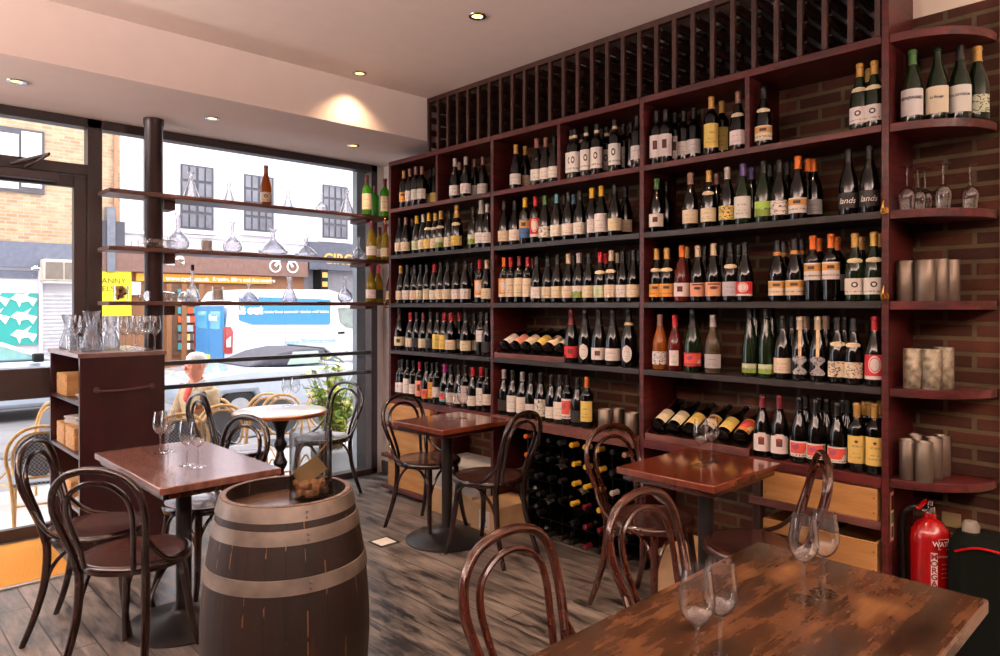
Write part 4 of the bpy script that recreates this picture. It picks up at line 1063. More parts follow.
# glasses and carafes on the cabinet
def carafe(x, y, z, s, label, kind='cone', group='decanters'):
    P = {
     'cone': ([(0,0),(.055,0),(.060,.006),(.056,.02),(.030,.09),(.017,.13),(.015,.15),(.020,.175),(.026,.19)]),
     'round': ([(0,0),(.035,0),(.058,.02),(.064,.045),(.056,.075),(.030,.10),(.015,.118),(.0125,.15),(.0125,.20),(.019,.215)]),
     'flask': ([(0,0),(.05,0),(.056,.012),(.048,.05),(.030,.085),(.012,.12),(.010,.16),(.010,.225),(.015,.235)]),
     'wide': ([(0,0),(.05,0),(.085,.012),(.090,.028),(.065,.06),(.030,.085),(.014,.105),(.013,.13),(.024,.165)]),
     'jug': ([(0,0),(.048,0),(.052,.01),(.050,.04),(.032,.10),(.024,.13),(.026,.16),(.042,.21)])}[kind]
    out = P; inn = [(max(0, r-.0022), zz+(.004 if zz < .01 else 0)) for r, zz in reversed(out[1:])]
    t = thing('decanter', label, 'decanter', (x, y, z), 0, group); t.scale = (s, s, s)
    MB().lathe(out+inn+[(0, .004)], 28).build('decanter_body', M_dec, t, smooth=True)
    if kind == 'flask': MB().lathe([(.009, .222), (.0125, .24), (.013, .262), (0, .268)], 12).build('stopper', plain('decanter_stopper', (110, 40, 60), .4), t, smooth=True)
    if kind != 'flask': MB().lathe([(out[-1][0]-.002, out[-1][1]-.003), (out[-1][0]+.001, out[-1][1]-.002), (out[-1][0]+.001, out[-1][1]+.0015), (out[-1][0]-.002, out[-1][1]+.001)], 24, ring=True).build('rim', M_glass, t, smooth=True)
    return t
carafe(1.07, 4.98, CBH, 1.0, 'clear flared carafe on the cabinet, nearest the door', 'jug')
carafe(1.10, 4.58, CBH, 1.12, 'clear flared carafe at the near left corner of the cabinet', 'jug')
carafe(1.26, 4.80, CBH, .96, 'clear flared carafe standing in the middle of the cabinet glasses', 'jug')
k = 0
for (gx, gy) in ((1.06, 4.78), (1.13, 4.87), (1.17, 4.72), (1.20, 4.60), (1.28, 4.64), (1.35, 4.70), (1.26, 4.50), (1.34, 4.56), (1.41, 4.60), (1.35, 4.46), (1.42, 4.50), (1.40, 4.80)):
    k += 1; wineglass(gx, gy, CBH, 'stemmed wine glass crowded on top of the cabinet, %s by the carafes' % ORD[k], 'wine glasses on the cabinet', 1.0)
for i, (gx, gy) in enumerate(((1.03, 4.68), (1.06, 4.88), (1.15, 4.66), (1.14, 4.79), (1.22, 4.70))):
    tb_ = MB().lathe([(0, 0), (.03, 0), (.034, .004), (.036, .085), (.0345, .085), (.032, .012), (0, .011)], 20).build('tumbler', M_glass, smooth=True)
    tb_.location = (gx+.012, gy+.03, CBH); tag(tb_, 'short glass tumbler on the cabinet top, %s among the carafes' % ORD[i+1], 'tumbler', 'tumblers on the cabinet')

# ================================================================ WINDOW PLANKS AND DECANTERS
M_plank = wood('window_plank', (62, 34, 32), (112, 74, 66), .45, .15, grain=(2, 20, 20), bumpv=.3)
for z, lab, x0 in ((2.192, 'top', 1.24), (1.835, 'second', 1.24), (1.492, 'third', 1.24)):
    P = thing('window_shelf', 'long dark wooden plank shelf across the window, %s of three' % lab, 'shelf', (2.2, 4.90, z-.022), 0, 'window plank shelves')
    MB().box(x0-2.2, 3.325-2.2, -.125, .125, -.006, .020).build('plank', M_plank, P, bevel=.004)
    MB().box(1.60-2.2, 1.67-2.2, -.02, .125, -.07, -.007).build('bracket', M_mah, P, bevel=.003)
    MB().box(3.10-2.2, 3.17-2.2, -.11, .125, -.035, -.007).build('bracket', M_mah, P, bevel=.003)
SZ = {1: 2.1905, 2: 1.8335, 3: 1.4905}
def W(px): return onY(px, 4.90)
for px, lv, kind, s, d in ((191, 1, 'cone', .95, 'flared clear decanter on the top plank, left of the brown bottle'), (229, 1, 'cone', .72, 'small clear decanter on the top plank, beside the brown bottle'),
        (288, 1, 'cone', .72, 'small clear decanter right of the brown bottle'), (322, 1, 'round', .72, 'rounded clear decanter on the top plank, far right pair'), (346.5, 1, 'cone', 1.05, 'flared decanter on the top plank, nearest the green bottles'),
        (178, 2, 'round', 1.15, 'large round decanter on the second plank beside the column'), (232.5, 2, 'round', 1.05, 'round long-necked decanter on the second plank'),
        (273, 2, 'wide', 1.2, 'wide clear decanter in the middle of the second plank'), (306, 2, 'wide', .92, 'low flared decanter right of the wide one on the second plank'), (358.5, 2, 'round', .86, 'round decanter at right end of the second plank'),
        (192.5, 3, 'flask', .95, 'tall flask decanter on the third plank beside the candle jar'), (249, 3, 'wide', .78, 'squat round decanter on the third plank'), (289.5, 3, 'cone', 1.0, 'conical decanter in the middle of the third plank'),
        (345, 3, 'round', .95, 'round decanter at right end of the third plank')):
    carafe(W(px), 4.90, SZ[lv], s, d, kind, 'decanters on the window planks')
for px, lv, s in ((205.5, 2, 1.0), (216.5, 3, 1.0)):
    t = thing('candle_jar', 'white candle in a clear glass jar on the %s window plank' % ORD[lv], 'candle', (W(px), 4.88, SZ[lv]))
    MB().lathe([(0, 0), (.039, 0), (.040, .1), (.0375, .1), (.037, .008), (0, .008)], 24).build('jar', M_glass, t, smooth=True)
    MB().lathe([(0, .009), (.034, .009), (.034, .075), (0, .078)], 20).build('wax', plain('candle_wax', (240, 234, 226), .6), t, smooth=True)
    MB().tube([(0, 0, .077), (0, 0, .088)], .001, 4).build('wick', M_black, t)
    if lv == 3:
        o = MB().lathe([(0, 0), (.08, 0), (.088, .005), (0, .003)], 24).build('saucer', M_wbox, smooth=True); o.location = (W(218), 4.88, SZ[lv]-.0008); t.location.z += .004
        tag(o, 'flat pale saucer under the candle jar on the third plank', 'saucer')
o = MB().lathe([(0, 0), (.055, 0), (.060, .004), (0, .003)], 22).build('saucer', M_wbox, smooth=True); o.location = (W(324), 4.9, SZ[3]); tag(o, 'flat dish alone on the third window plank', 'saucer')
bottle('b', 'q', 's', 'C', 1, 'std', (W(266), 4.90, SZ[1]), PI+1.1, 'amber brown wine bottle alone on the top window plank', 'bottles at the window end', scale=1.02)
# lying glasses
for px, lv, i in ((131, 2, 1), (138, 2, 2), (145, 2, 3), (140, 3, 4), (147, 3, 5), (170, 3, 6), (178, 3, 7)):
    dx = 4.85 if i % 2 else 4.92
    o = wineglass(onY(px, dx), dx, SZ[lv]+.0345, 'stemmed glass lying on its side on the %s window plank, %s' % (ORD[lv], {1: 'farthest left', 2: 'middle by the column', 3: 'touching the column', 4: 'left of the column', 5: 'close to the column', 6: 'just right of the column', 7: 'before the tall flask'}[i]), 'lying glasses on the window planks', .95, rot=(R(90), 0, R(60+10*i)))
# cork jar
x = W(120); t = thing('cork_jar', 'clear jar packed with corks on the third plank, left of the column', 'jar', (x, 4.88, SZ[3]))
MB().lathe([(0, 0), (.042, 0), (.045, .1), (.043, .1), (.040, .006), (0, .005)], 22).build('jar', M_glass, t, smooth=True)
m = MB(); rr = random.Random(8)
for i in range(34):
    a, r, z = rr.uniform(0, 6.28), .026*math.sqrt(rr.random()), .02+.07*rr.random()
    m.lathe([(0, -.012), (.008, -.012), (.008, .012), (0, .012)], 7, M=Matrix.Translation((r*math.cos(a), r*math.sin(a), z)) @ Matrix.Rotation(rr.uniform(0, 3), 4, 'X') @ Matrix.Rotation(rr.uniform(0, 3), 4, 'Y'))
o = m.build('cork_filling', M_cork, t); o['kind'] = 'stuff'
o = MB().lathe([(.018, 0), (.024, 0), (.024, .012), (.018, .012), (.018, 0)], 20, ring=True).build('glass_ring', M_glass, smooth=True); o.location = (W(125), 4.86, SZ[1]+.024); o.rotation_euler = (PI/2, 0, .3); tag(o, 'small clear ring standing at left end of the top plank', 'ring')

# glasses upside down on the rounded shelf
for i, (px, X) in enumerate(((907, 3.29), (918, 3.37), (925, 3.42), (943, 3.34), (970, 3.45))):
    wineglass(X, onX(px, X), LV[1]+.0005, 'wine glass upside down on the rounded shelf, %s from left' % ORD[i+1], 'upturned glasses on the rounded shelf', .92, flip=True)

# ================================================================ EXTINGUISHER, SIGN CARD, BAG
EX, EY = 3.33, .86
a_, b_ = ratio(930); EX = 3.31; EY = EX*b_/a_
t = thing('fire_extinguisher', 'red fire extinguisher with black hose standing under the rounded shelves', 'fire extinguisher', (EX, EY, 0), 0)
MB().lathe([(0, 0), (.070, 0), (.074, .01), (.074, .50), (.068, .535), (.045, .565), (.024, .58), (.022, .6), (0, .6)], 32).build('cylinder', M_red, t, smooth=True)
m = MB(); m.lathe([(.020, .58), (.020, .625), (.012, .63), (.012, .65), (0, .65)], 14); m.build('valve', M_chrome, t, smooth=True)
m = MB(); m.box(-.09, .02, -.009, .009, .655, .667, Matrix.Rotation(R(-6), 4, 'Y')); m.build('handle', M_red, t, bevel=.003)
m = MB(); m.box(-.08, .01, -.008, .008, .618, .628); m.build('lever', M_chrome, t, bevel=.002)
MB().tube([(.0, .02, .61), (-.01, .06, .615), (-.02, .094, .57), (-.02, .098, .45), (-.02, .094, .25), (-.02, .092, .15)], .011, 8, 5).build('hose', M_black, t, smooth=True)
ang = math.atan2(-EY, -EX)
for n_, a0, z0, z1, mm in (('badge', ang+.06, .28, .455, M_lab),):
    g = MB(); g.lathe([(.0748, z0), (.0748, z1)], 4, a0=a0-.02, a1=a0+.30); g.build(n_, mm, t)
for i, ch in enumerate('MORGAN'):
    text(ch, .032, plain('red_print', (150, 26, 24), .6), t, (0, 0, .438-i*.0275), (0, 0, ang+.20), bendr=.0753, extrude=.0002, bold=.0008)
text('WATER', .026, M_wtext, t, (0, 0, .49), (0, 0, ang+.72), bendr=.0746, extrude=.0002, bold=.0006)
text('FIRE EXTINGUISHER', .009, M_wtext, t, (0, 0, .44), (0, 0, ang+.70), bendr=.0746, extrude=.0002)
g = MB(); g.tube([(.0752*math.cos(ang+a), .0752*math.sin(ang+a), z) for a, z in ((.42, .47), (1.02, .47), (1.02, .51), (.42, .51))], .0012, 4, closed=True); g.build('badge', M_wtext, t)
for i in range(4):
    text('- - - -', .012, M_wtext, t, (0, 0, .41-i*.018), (0, 0, ang+.75), bendr=.0746, extrude=.0002)
s = thing('safety_sign', 'narrow printed safety card fixed to the shelving side panel', 'sign', (3.235, .984, .60))
MB().box(-.018, .018, -.001, .0, -.13, .075).build('card', plain('cream_card', (224, 212, 176), .5), s)
MB().box(-.014, .014, -.002, -.001, .0, .062).build('red_panel', M_red, s); MB().box(-.014, .014, -.002, -.001, -.055, -.012).build('green_panel', plain('green_print', (90, 120, 70), .5), s); MB().box(-.010, .010, -.002, -.001, -.115, -.07).build('print_block', M_text, s)
a_, b_ = ratio(983); bx = 3.30; by = bx*b_/a_
t = thing('equipment_case', 'dark green rounded case standing beside the fire extinguisher', 'case', (bx, by-.02, 0), .1)
MB().box(-.11, .11, -.10, .13, 0, .56).build('case_body', plain('dark_green_fabric', (7, 12, 8), .8, spec=.12), t, bevel=.05)
MB().lathe([(.03, .555), (.032, .58), (.022, .6), (0, .605)], 16, (0, .06, 0)).build('cap', plain('grey_plastic', (130, 124, 112), .5), t, smooth=True)
MB().tube([(-.112, .10, .50), (-.118, .02, .53), (-.112, -.08, .52)], .005, 6, 4).build('red_strap', M_red, t, smooth=True)
# small wall box
tag(box('wall_socket', XW-.02, XW-.001, .80, .87, .50, .56, plain('beige_plastic', (150, 130, 90), .5), bevel=.003), 'small beige socket on brick wall above the extinguisher case', 'socket')
# floor socket plate
x, y = at(384, 542, .0)
t = thing('floor_plate', 'small white plate in a dark frame set in the floorboards', 'plate', (x, y, 0), .0)
MB().box(-.075, .075, -.075, .075, 0, .002).build('frame', M_iron, t); MB().box(-.055, .055, -.055, .055, .002, .004).build('cover', M_lab, t)

# ================================================================ STREET OUTSIDE
GZ = -.34
struct(box('ground_pavement', -12, 26, YG+.12, 8.2, GZ-.2, GZ, plain('paving', (176, 172, 170), .85, scale=2)))
struct(box('ground_road', -12, 30, 8.2, 18.2, GZ-.3, GZ-.1, plain('asphalt', (120, 118, 120), .85, scale=3)))
struct(box('ground_pavement', -12, 30, 18.2, 20.0, GZ-.2, GZ, plain('paving', (176, 172, 170), .85, scale=2)))
struct(box('wall_front', -12, 26, YG+.02, YG+.12, -.5, -.0, plain('shop_plinth', (60, 54, 54), .6)))
struct(box('wall_front', -12, 26, YG+.1, YG+.4, ZS+.05, 7, plain('own_facade', (190, 180, 170), .8)))
YB = 20.0
M_ybrick = brick('yellow_stock_brick', (196, 166, 130), (168, 136, 104), (176, 166, 152), .24, .085, .012, 'xz', stain=.2)
M_wfac = plain('white_render', (206, 202, 208), .8, var=.03, scale=1.5)
M_gf = plain('grey_fascia', (104, 108, 124), .6); M_turq = plain('turquoise_panel', (50, 158, 150), .5, var=.04)
M_dwin = plain('dark_glazing', (104, 104, 112), .25, 0, coat=.2, var=.3, scale=2)
M_wfr = plain('grey_window_frame', (70, 68, 78), .5)
xb, _ = onYz(120, 300, YB)
def fbox(name, px0, py0, px1, py1, d, m, par, y=YB, off=0.0):
    """front-facing slab on plane y, given by its picture corners; d = thickness towards the street"""
    xa, za = onYz(px0, py0, y); xb_, _ = onYz(px1, py0, y); _, zb = onYz((px0+px1)/2, py1, y); _, za = onYz((px0+px1)/2, py0, y)
    lx, ly, lz = par.location
    return MB().box(xa-lx, xb_-lx, y-d-off-ly, y-off-ly, zb-lz, za-lz).build(name, m, par)
# yellow brick building
B1 = thing('brick_building', 'yellow brick building across the street with turquoise shop panels', 'building', (0, YB, GZ))
_, zf = onYz(40, 243, YB); _, zf2 = onYz(40, 268, YB)
MB().box(-12, xb, 0, 3, zf-GZ, 8.6).build('brick_wall', M_ybrick, B1)
MB().box(-12, xb-.02, -.12, 3, zf2-GZ, zf-GZ).build('fascia', M_gf, B1)
MB().box(-12, xb-.02, 0, 3, 0, zf2-GZ).build('shopfront', M_wfac, B1)
for (a, b, c, d_) in ((-14, 128, 44, 192), (-60, 128, -30, 192)):
    f = fbox('window', a, b, c, d_, .06, plain('dark_frame_far', (74, 72, 80), .5), B1)
    for (p, q) in ((a+2, a+32), (a+35, c-3)) if c-a > 40 else ((a+2, c-2),):
        g = fbox('pane', p, b+5, q, d_-4, .03, plain('curtained_glass', (232, 232, 236), .3, scale=1), B1, off=.06)
fbox('turquoise_sign', -20, 293, 37, 345, .08, M_turq, B1)
for (tx, ty) in ((24, 300), (24, 318), (24, 336), (-4, 300), (-4, 318)):
    x_, z_ = onYz(tx, ty, YB-.09); 
    MB().prism([(x_+p*.3, z_-GZ+q*.3) for p, q in ((-.9, .1), (-.5, .5), (.0, .45), (.5, .8), (.2, .3), (.9, .1), (.6, -.5), (.3, -.1), (-.2, -.2), (-.3, -.6), (-.5, -.1))], -.1, -.085, 'y').build('sign_motif', M_wtext, B1)
sh = fbox('roller_shutter', 42, 293, 82, 372, .05, plain('shutter_slat', (206, 204, 208), .5), B1)
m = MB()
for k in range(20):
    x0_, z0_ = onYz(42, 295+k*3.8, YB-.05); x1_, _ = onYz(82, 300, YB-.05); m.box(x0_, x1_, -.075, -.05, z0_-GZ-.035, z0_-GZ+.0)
m.build('shutter_ribs', plain('shutter_shadow', (176, 174, 180), .5), B1)  # ribs in a darker grey than the slats
fbox('window_strip', -20, 270, 37, 278, .03, M_gf, B1)
fbox('door_post', 38, 270, 42, 372, .1, M_wfac, B1)
# AC unit
AX, AZ_ = onYz(62, 271, YB-.3); t = thing('air_conditioner', 'beige air conditioning unit above the roller shutter across the street', 'air conditioner', (AX, YB-.05, AZ_))
MB().box(-.42, .42, -.45, 0, -.25, .27).build('casing', plain('ac_casing', (200, 188, 172), .6), t, bevel=.02)
for k in range(2): MB().box(-.38+.4*k, -.02+.38*k, -.47, -.452, -.2, .2).build('grille', plain('ac_grille', (120, 108, 98), .6), t)
MB().box(-.36, .36, -.4, -.05, -.30, -.252).build('drip_tray', M_lab, t)
# pipe on the brick
tag(MB().tube([(onY(116, YB-.08), YB-.06, 3.2), (onY(116, YB-.08), YB-.06, 8)], .05, 8).build('drainpipe', plain('brown_pipe', (170, 120, 90), .6), smooth=True), 'brown drainpipe on the yellow brick facade edge', 'pipe')

# white building
B2 = thing('white_building', 'white rendered building with sash windows across the street', 'building', (xb, YB, GZ))
_, zc = onYz(240, 240, YB); _, zt = onYz(240, 252, YB)
MB().box(0, 22, 0, 3, zt-GZ, 8.4).build('render_wall', M_wfac, B2)
MB().box(0, 22, -.14, 0, zt-GZ, zt-GZ+.10).build('cornice', M_wfac, B2); MB().box(0, 22, -.08, 0, zc-GZ-.02, zc-GZ+.05).build('cornice', M_wfac, B2)
for (a, b, c, d_) in ((180.5, 166, 213, 230), (244, 176, 273, 232), (322.5, 186, 347, 239), (388, 196, 408, 245)):
    f = fbox('sash_window', a, b, c, d_, .05, M_wfr, B2)
    lx0, zt0 = onYz(a, (b+d_)/2, YB-.06); lx1, _ = onYz(c, b, YB-.06); _, z1_ = onYz((a+c)/2, b, YB-.06); _, z0_ = onYz((a+c)/2, d_, YB-.06)
    wW, hH = (lx1-lx0), (z1_-z0_)
    p = MB()
    for i in range(2):
        for ii in range(2):
            for j in range(4):
                wx = wW*.46; ox = lx0+wW*(.03+.49*i)+ii*wx*.5; oz = z0_+hH*(.03+.245*j)
                p.box(ox+.02-xb, ox+wx*.5-.03-xb, -.075, -.05, oz-GZ+.02, oz+hH*.225-GZ-.02)
    p.build('glazing', M_dwin, B2)
    MB().box(lx0-.1-xb, lx1+.1-xb, -.14, 0, z0_-GZ-.12, z0_-GZ-.0).build('sill', M_wfac, B2)
MB().tube([(.6, -.05, 2.9), (.6, -.05, 8)], .045, 6).build('drainpipe', plain('grey_pipe', (140, 140, 150), .6), B2)
M_brown = plain('brown_shopfront', (122, 90, 80), .6); M_brown2 = plain('brown_timber', (140, 94, 62), .6)
fbox('shop_fascia', 99, 252, 304, 274, .25, M_brown, B2)
_, zsh = onYz(200, 274, YB-.25)
MB().box(0, onY(304, YB)-xb, .0, .1, 0, zt-GZ).build('shopfront', M_brown2, B2)
MB().box(onY(304, YB)-xb, 22, 0, .1, 0, zt-GZ).build('shopfront', plain('grey_shopfront', (120, 118, 124), .5), B2)
fbox('dark_fascia', 305, 246, 420, 272, .3, plain('dark_fascia', (78, 80, 94), .5), B2)
x_, z_ = onYz(346, 260, YB-.32); text('CIRCUS', .46, plain('gold_letter', (206, 160, 84), .4), B2, (x_-xb, -.31, z_-GZ), (PI/2, 0, 0), extrude=.01, bold=.01)
x_, z_ = onYz(165, 258.5, YB-.27); text('cycle', .5, M_wtext, B2, (x_-xb, -.26, z_-GZ), (PI/2, 0, 0), extrude=.01, bold=.02)
# bicycle mark on fascia
x_, z_ = onYz(284, 265, YB-.27)
m = MB()
for s in (-.28, .28): m.tube([(x_-xb+s+.17*math.cos(q), -.27, z_-GZ-.05+.17*math.sin(q)) for q in [i*PI/6 for i in range(12)]], .025, 5, closed=True)
m.tube([(x_-xb-.28, -.27, z_-GZ-.05), (x_-xb-.12, -.27, z_-GZ+.17), (x_-xb+.14, -.27, z_-GZ+.17), (x_-xb+.28, -.27, z_-GZ-.05)], .045, 5); m.build('bicycle_mark', M_wtext, B2)
fbox('orange_band', 135, 275, 270, 282.5, .12, plain('orange_band', (244, 160, 40), .5, var=.03), B2)
x_, z_ = onYz(245, 280, YB-.14); text('Repairs, Bikes and Accessories', .15, M_wtext, B2, (x_-xb, -.13, z_-GZ), (PI/2, 0, 0), extrude=.005, bold=.004)
x_, z_ = onYz(188, 279, YB-.14); text('www.cycle.co.uk', .17, M_wtext, B2, (x_-xb, -.13, z_-GZ), (PI/2, 0, 0), extrude=.005, bold=.004)
# shop window with goods
fbox('shop_window', 168, 284, 200, 355, .05, plain('shop_interior', (110, 80, 60), .5), B2)
cols = [(240, 236, 230), (70, 150, 160), (200, 90, 50), (230, 200, 120), (90, 90, 96), (170, 190, 200)]
rg = random.Random(4)
for j in range(7):
    m = [MB() for _ in cols]
    for i in range(7):
        x_, z_ = onYz(178+i*3.0, 292+j*9, YB-.1); q = rg.randrange(len(cols)); m[q].box(x_-xb, x_-xb+.075, -.12, -.05, z_-GZ-.1, z_-GZ+.08)
    for q, mm in enumerate(m):
        if mm.v: mm.build('shop_goods', plain('goods_%d' % q, cols[q], .5), B2)
for px in (183, 168, 200): fbox('timber_mullion', px-3, 284, px+2, 360, .14, M_brown2, B2)
fbox('yellow_poster', 97, 261, 129, 316, .2, plain('yellow_poster', (236, 220, 30), .5, var=.03), B2)
x_, z_ = onYz(112, 285, YB-.22); text('FANNY\nNELSON', .2, plain('poster_print', (120, 100, 20), .6), B2, (x_-xb, -.21, z_-GZ), (PI/2, 0, 0), extrude=.004)
fbox('notice', 130, 282, 139, 295, .15, M_lab, B2)
fbox('metal_post', 104, 208, 112, 272, .3, plain('steel_post', (110, 114, 124), .4, .3), B2)
fbox('meter_box', 100, 222, 122, 250, .25, plain('dark_meter_box', (70, 70, 78), .6), B2)
tag(fbox('hanging_sign', 313, 270, 320, 295, .5, M_black, B2), 'x', 'x'); 
o = bpy.data.objects[[q.name for q in bpy.data.objects if q.name.startswith('hanging_sign')][0]]; del o['label']; del o['category']
for py in (275, 284): fbox('gold_mark', 314, py-2, 319, py+3, .02, plain('gold_letter', (206, 160, 84), .4), B2, off=.51)
# building further right to close the view
# ---------------- vehicles
def vehicle_body(name, prof, w, m, par, bev=.06):
    return MB().prism(prof, -w/2, w/2, 'y').build(name, m, par, bevel=bev)
def wheel(par, x, y, r=.33, w=.2):
    mt = Matrix.Translation((x, y, r)) @ Matrix.Rotation(PI/2, 4, 'X')
    o = MB().lathe([(0, -w/2), (r*.8, -w/2), (r, -w/2+.03), (r, w/2-.03), (r*.8, w/2), (0, w/2)], 28, M=mt).build('wheel', plain('tyre', (30, 30, 32), .8), par, smooth=True)
    MB().lathe([(0, -w/2-.02), (r*.55, -w/2-.01), (r*.6, w/2+.005)], 20, M=mt).build('hubcap', plain('alloy', (170, 170, 174), .35, .7), o, smooth=True)
M_van = plain('white_van_paint', (214, 212, 220), .3, coat=.5, var=.02); M_blue = plain('blue_livery', (24, 128, 190), .35, coat=.3, var=.04)
VY0 = 17.0 - 1.0; vx0 = onY(226, VY0)
V = thing('van', 'white delivery van with blue panels parked across the street', 'van', (vx0, VY0+.95, GZ-.1))
VG = GZ-.1
vh = 2.30
vehicle_body('body', [(0, .45), (0, 1.2), (.10, 2.0), (.28, vh-.03), (.6, vh), (2.7, vh+.02), (3.3, vh-.14), (4.35, 1.45), (5.2, 1.15), (5.35, .9), (5.35, .4), (4.85, .4), (4.75, .72), (4.2, .72), (4.1, .4), (1.45, .4), (1.35, .75), (.8, .75), (.68, .4)], 1.9, M_van, V, .09)
for x in (1.07, 4.47):
    for s in (-.8, .8): wheel(V, x, s, .34)
rot_side = (PI/2, 0, 0)
ys = -.956
def vside(name, pts, m, th=.012, y=ys): return MB().prism([(a, b) for a, b in pts], y-th, y, 'y').build(name, m, V)
def vxz(px, py): 
    x_, z_ = onYz(px, py, VY0); return x_-vx0, z_-VG
P_ = vxz
vside('blue_panel', [P_(239, 304), P_(239, 320), P_(252, 324.5), P_(329, 324.5), P_(330, 322), P_(330, 300), P_(318, 299), P_(255, 297), P_(239, 297)], M_blue)
x_, z_ = P_(259, 311); text('fit out', .26, M_wtext, V, (x_-.25, ys-.018, z_+.02), rot_side, extrude=.004, bold=.02, name='lettering')
x_, z_ = P_(298, 311.8); text('interior fit out  commercial  education  retail  logistics', .078, M_wtext, V, (x_-.02, ys-.018, z_), rot_side, extrude=.004, bold=.004)
x_, z_ = P_(311, 341); text('www.fitoutuk.com', .19, plain('pale_blue_letter', (150, 196, 230), .5), V, (x_, ys-.012, z_), rot_side, extrude=.003)
vside('cab_window', [P_(338, 308), P_(340, 322), P_(346, 327), P_(368, 331), P_(368, 312), P_(356, 307)], plain('car_glass', (90, 104, 96), .08, coat=1, var=.4, scale=3), .014)
vside('door_handle', [P_(338, 332), P_(344, 331.5), P_(344, 333.5), P_(338, 334)], M_black, .03)
m = MB()
for (a, b) in (((285, 297), (285, 350)), ((334, 300), (334, 352))):
    p, q = P_(*a), P_(*b); m.prism([(p[0], p[1]), (p[0]+.012, p[1]), (q[0]+.012, q[1]), (q[0], q[1])], ys-.004, ys+.01, 'y')
for (a, b) in (((240, 331), (334, 333)), ((240, 337), (334, 340))):
    p, q = P_(*a), P_(*b); m.prism([(p[0], p[1]), (q[0], q[1]), (q[0], q[1]-.014), (p[0], p[1]-.014)], ys-.004, ys+.01, 'y')
m.build('panel_seam', plain('seam_grey', (176, 176, 184), .5), V)
# rear doors (face -x)
def vrear(name, y0, y1, z0, z1, m, th=.02, x=0): return MB().box(x-th, x, y0, y1, z0, z1).build(name, m, V, bevel=.01)
vrear('rear_door', .01, .88, .55, 1.9, M_blue, .03); vrear('rear_door', -.86, -.01, .55, 1.9, M_blue, .03)
for y0 in (-.70, .12): vrear('rear_window', y0, y0+.58, 1.35, 1.78, plain('blue_glass', (60, 170, 220), .1, coat=1), .04)
for s in (-1, 1):
    o = vrear('tail_lamp', s*.95-(.0 if s > 0 else -.0)-(.13 if s > 0 else 0), s*.95+(.13 if s < 0 else 0), .82, 1.42, M_red, .03)
vside('tail_lamp', [(-.02, .8), (-.02, 1.42), (.10, 1.42), (.16, 1.30), (.14, .8)], M_red, .02)
vside('lamp_lens', [(.0, .95), (.0, 1.12), (.10, 1.2), (.10, .95)], M_lab, .026)
vrear('bumper', -.93, .93, .38, .56, plain('grey_bumper', (96, 98, 104), .6), .08)
vrear('number_plate', -.1, .42, .62, .74, plain('plate_yellow', (232, 206, 90), .5), .05)
text('fit out', .2, M_wtext, V, (-.045, -.3, 1.62), (PI/2, 0, -PI/2), extrude=.003, bold=.01)
# convertible
M_silver = plain('silver_car', (176, 186, 200), .25, .3, coat=.8, var=.04)
CY0 = 10.6
cx0 = onY(240, CY0)-.75
V2 = thing('convertible_car', 'silver convertible with black fabric roof parked behind the outdoor chairs', 'car', (cx0, CY0+.85, GZ-.1))
vehicle_body('body', [(0, .35), (-.02, .62), (.12, .86), (.9, .93), (1.5, .90), (2.5, .88), (3.6, .78), (3.95, .55), (3.95, .3), (3.55, .25), (3.45, .55), (2.95, .55), (2.85, .22), (1.1, .22), (1.0, .55), (.5, .55), (.4, .25)], 1.72, M_silver, V2, .07)
vehicle_body('fabric_roof', [(.95, .93), (1.5, 1.12), (1.9, 1.18), (2.3, 1.17), (2.36, 1.12), (2.25, .9)], 1.35, plain('black_canvas', (74, 72, 82), .8), V2, .05)
vehicle_body('windscreen', [(2.27, 1.19), (2.32, 1.2), (2.75, .9), (2.68, .9)], 1.3, plain('car_glass', (90, 104, 96), .08, coat=1, var=.4, scale=3), V2, .01)
MB().prism([(1.62, .93), (1.72, 1.14), (2.18, 1.14), (2.24, .93)], -.69, -.675, 'y').build('side_window', plain('car_glass2', (150, 176, 160), .08, coat=1), V2)
for x in (.75, 3.2):
    for s in (-.74, .74): wheel(V2, x, s, .3)
MB().box(-.03, .02, -.78, -.5, .62, .74).build('tail_lamp', M_red, V2, bevel=.01)
# left car
LY0 = 13.6
V3 = thing('saloon_car', 'silver grey car seen through the door at the left edge', 'car', (onY(50, LY0)-2.6, LY0+.9, GZ-.1))
vehicle_body('body', [(-.9, .3), (-.95, .8), (-.7, .95), (0, 1.0), (2.75, .98), (3.75, .80), (3.95, .5), (3.9, .28), (3.6, .25), (3.5, .6), (2.95, .6), (2.85, .22), (.6, .22), (.5, .6), (-.1, .6), (-.2, .25)], 1.75, M_silver, V3, .08)
vehicle_body('cabin', [(-.4, .98), (.2, 1.38), (.8, 1.46), (1.5, 1.43), (2.0, 1.30), (2.75, .98)], 1.4, M_silver, V3, .06)
MB().prism([(1.15, 1.02), (1.2, 1.33), (1.55, 1.34), (1.95, 1.24), (2.45, 1.02)], -.72, -.70, 'y').build('side_window', plain('car_glass_turq_reflection', (140, 190, 186), .1, coat=1), V3)  # turquoise reflection painted into the glass colour of both side windows
MB().prism([(-.1, 1.02), (.3, 1.32), (1.1, 1.34), (1.08, 1.02)], -.72, -.70, 'y').build('side_window', plain('car_glass_turq_reflection', (140, 190, 186), .1, coat=1), V3)
MB().box(2.35, 2.5, -1.02, -.86, .98, 1.12).build('wing_mirror', M_black, V3, bevel=.02)
for x in (.2, 3.2):
    for s in (-.76, .76): wheel(V3, x, s, .32)

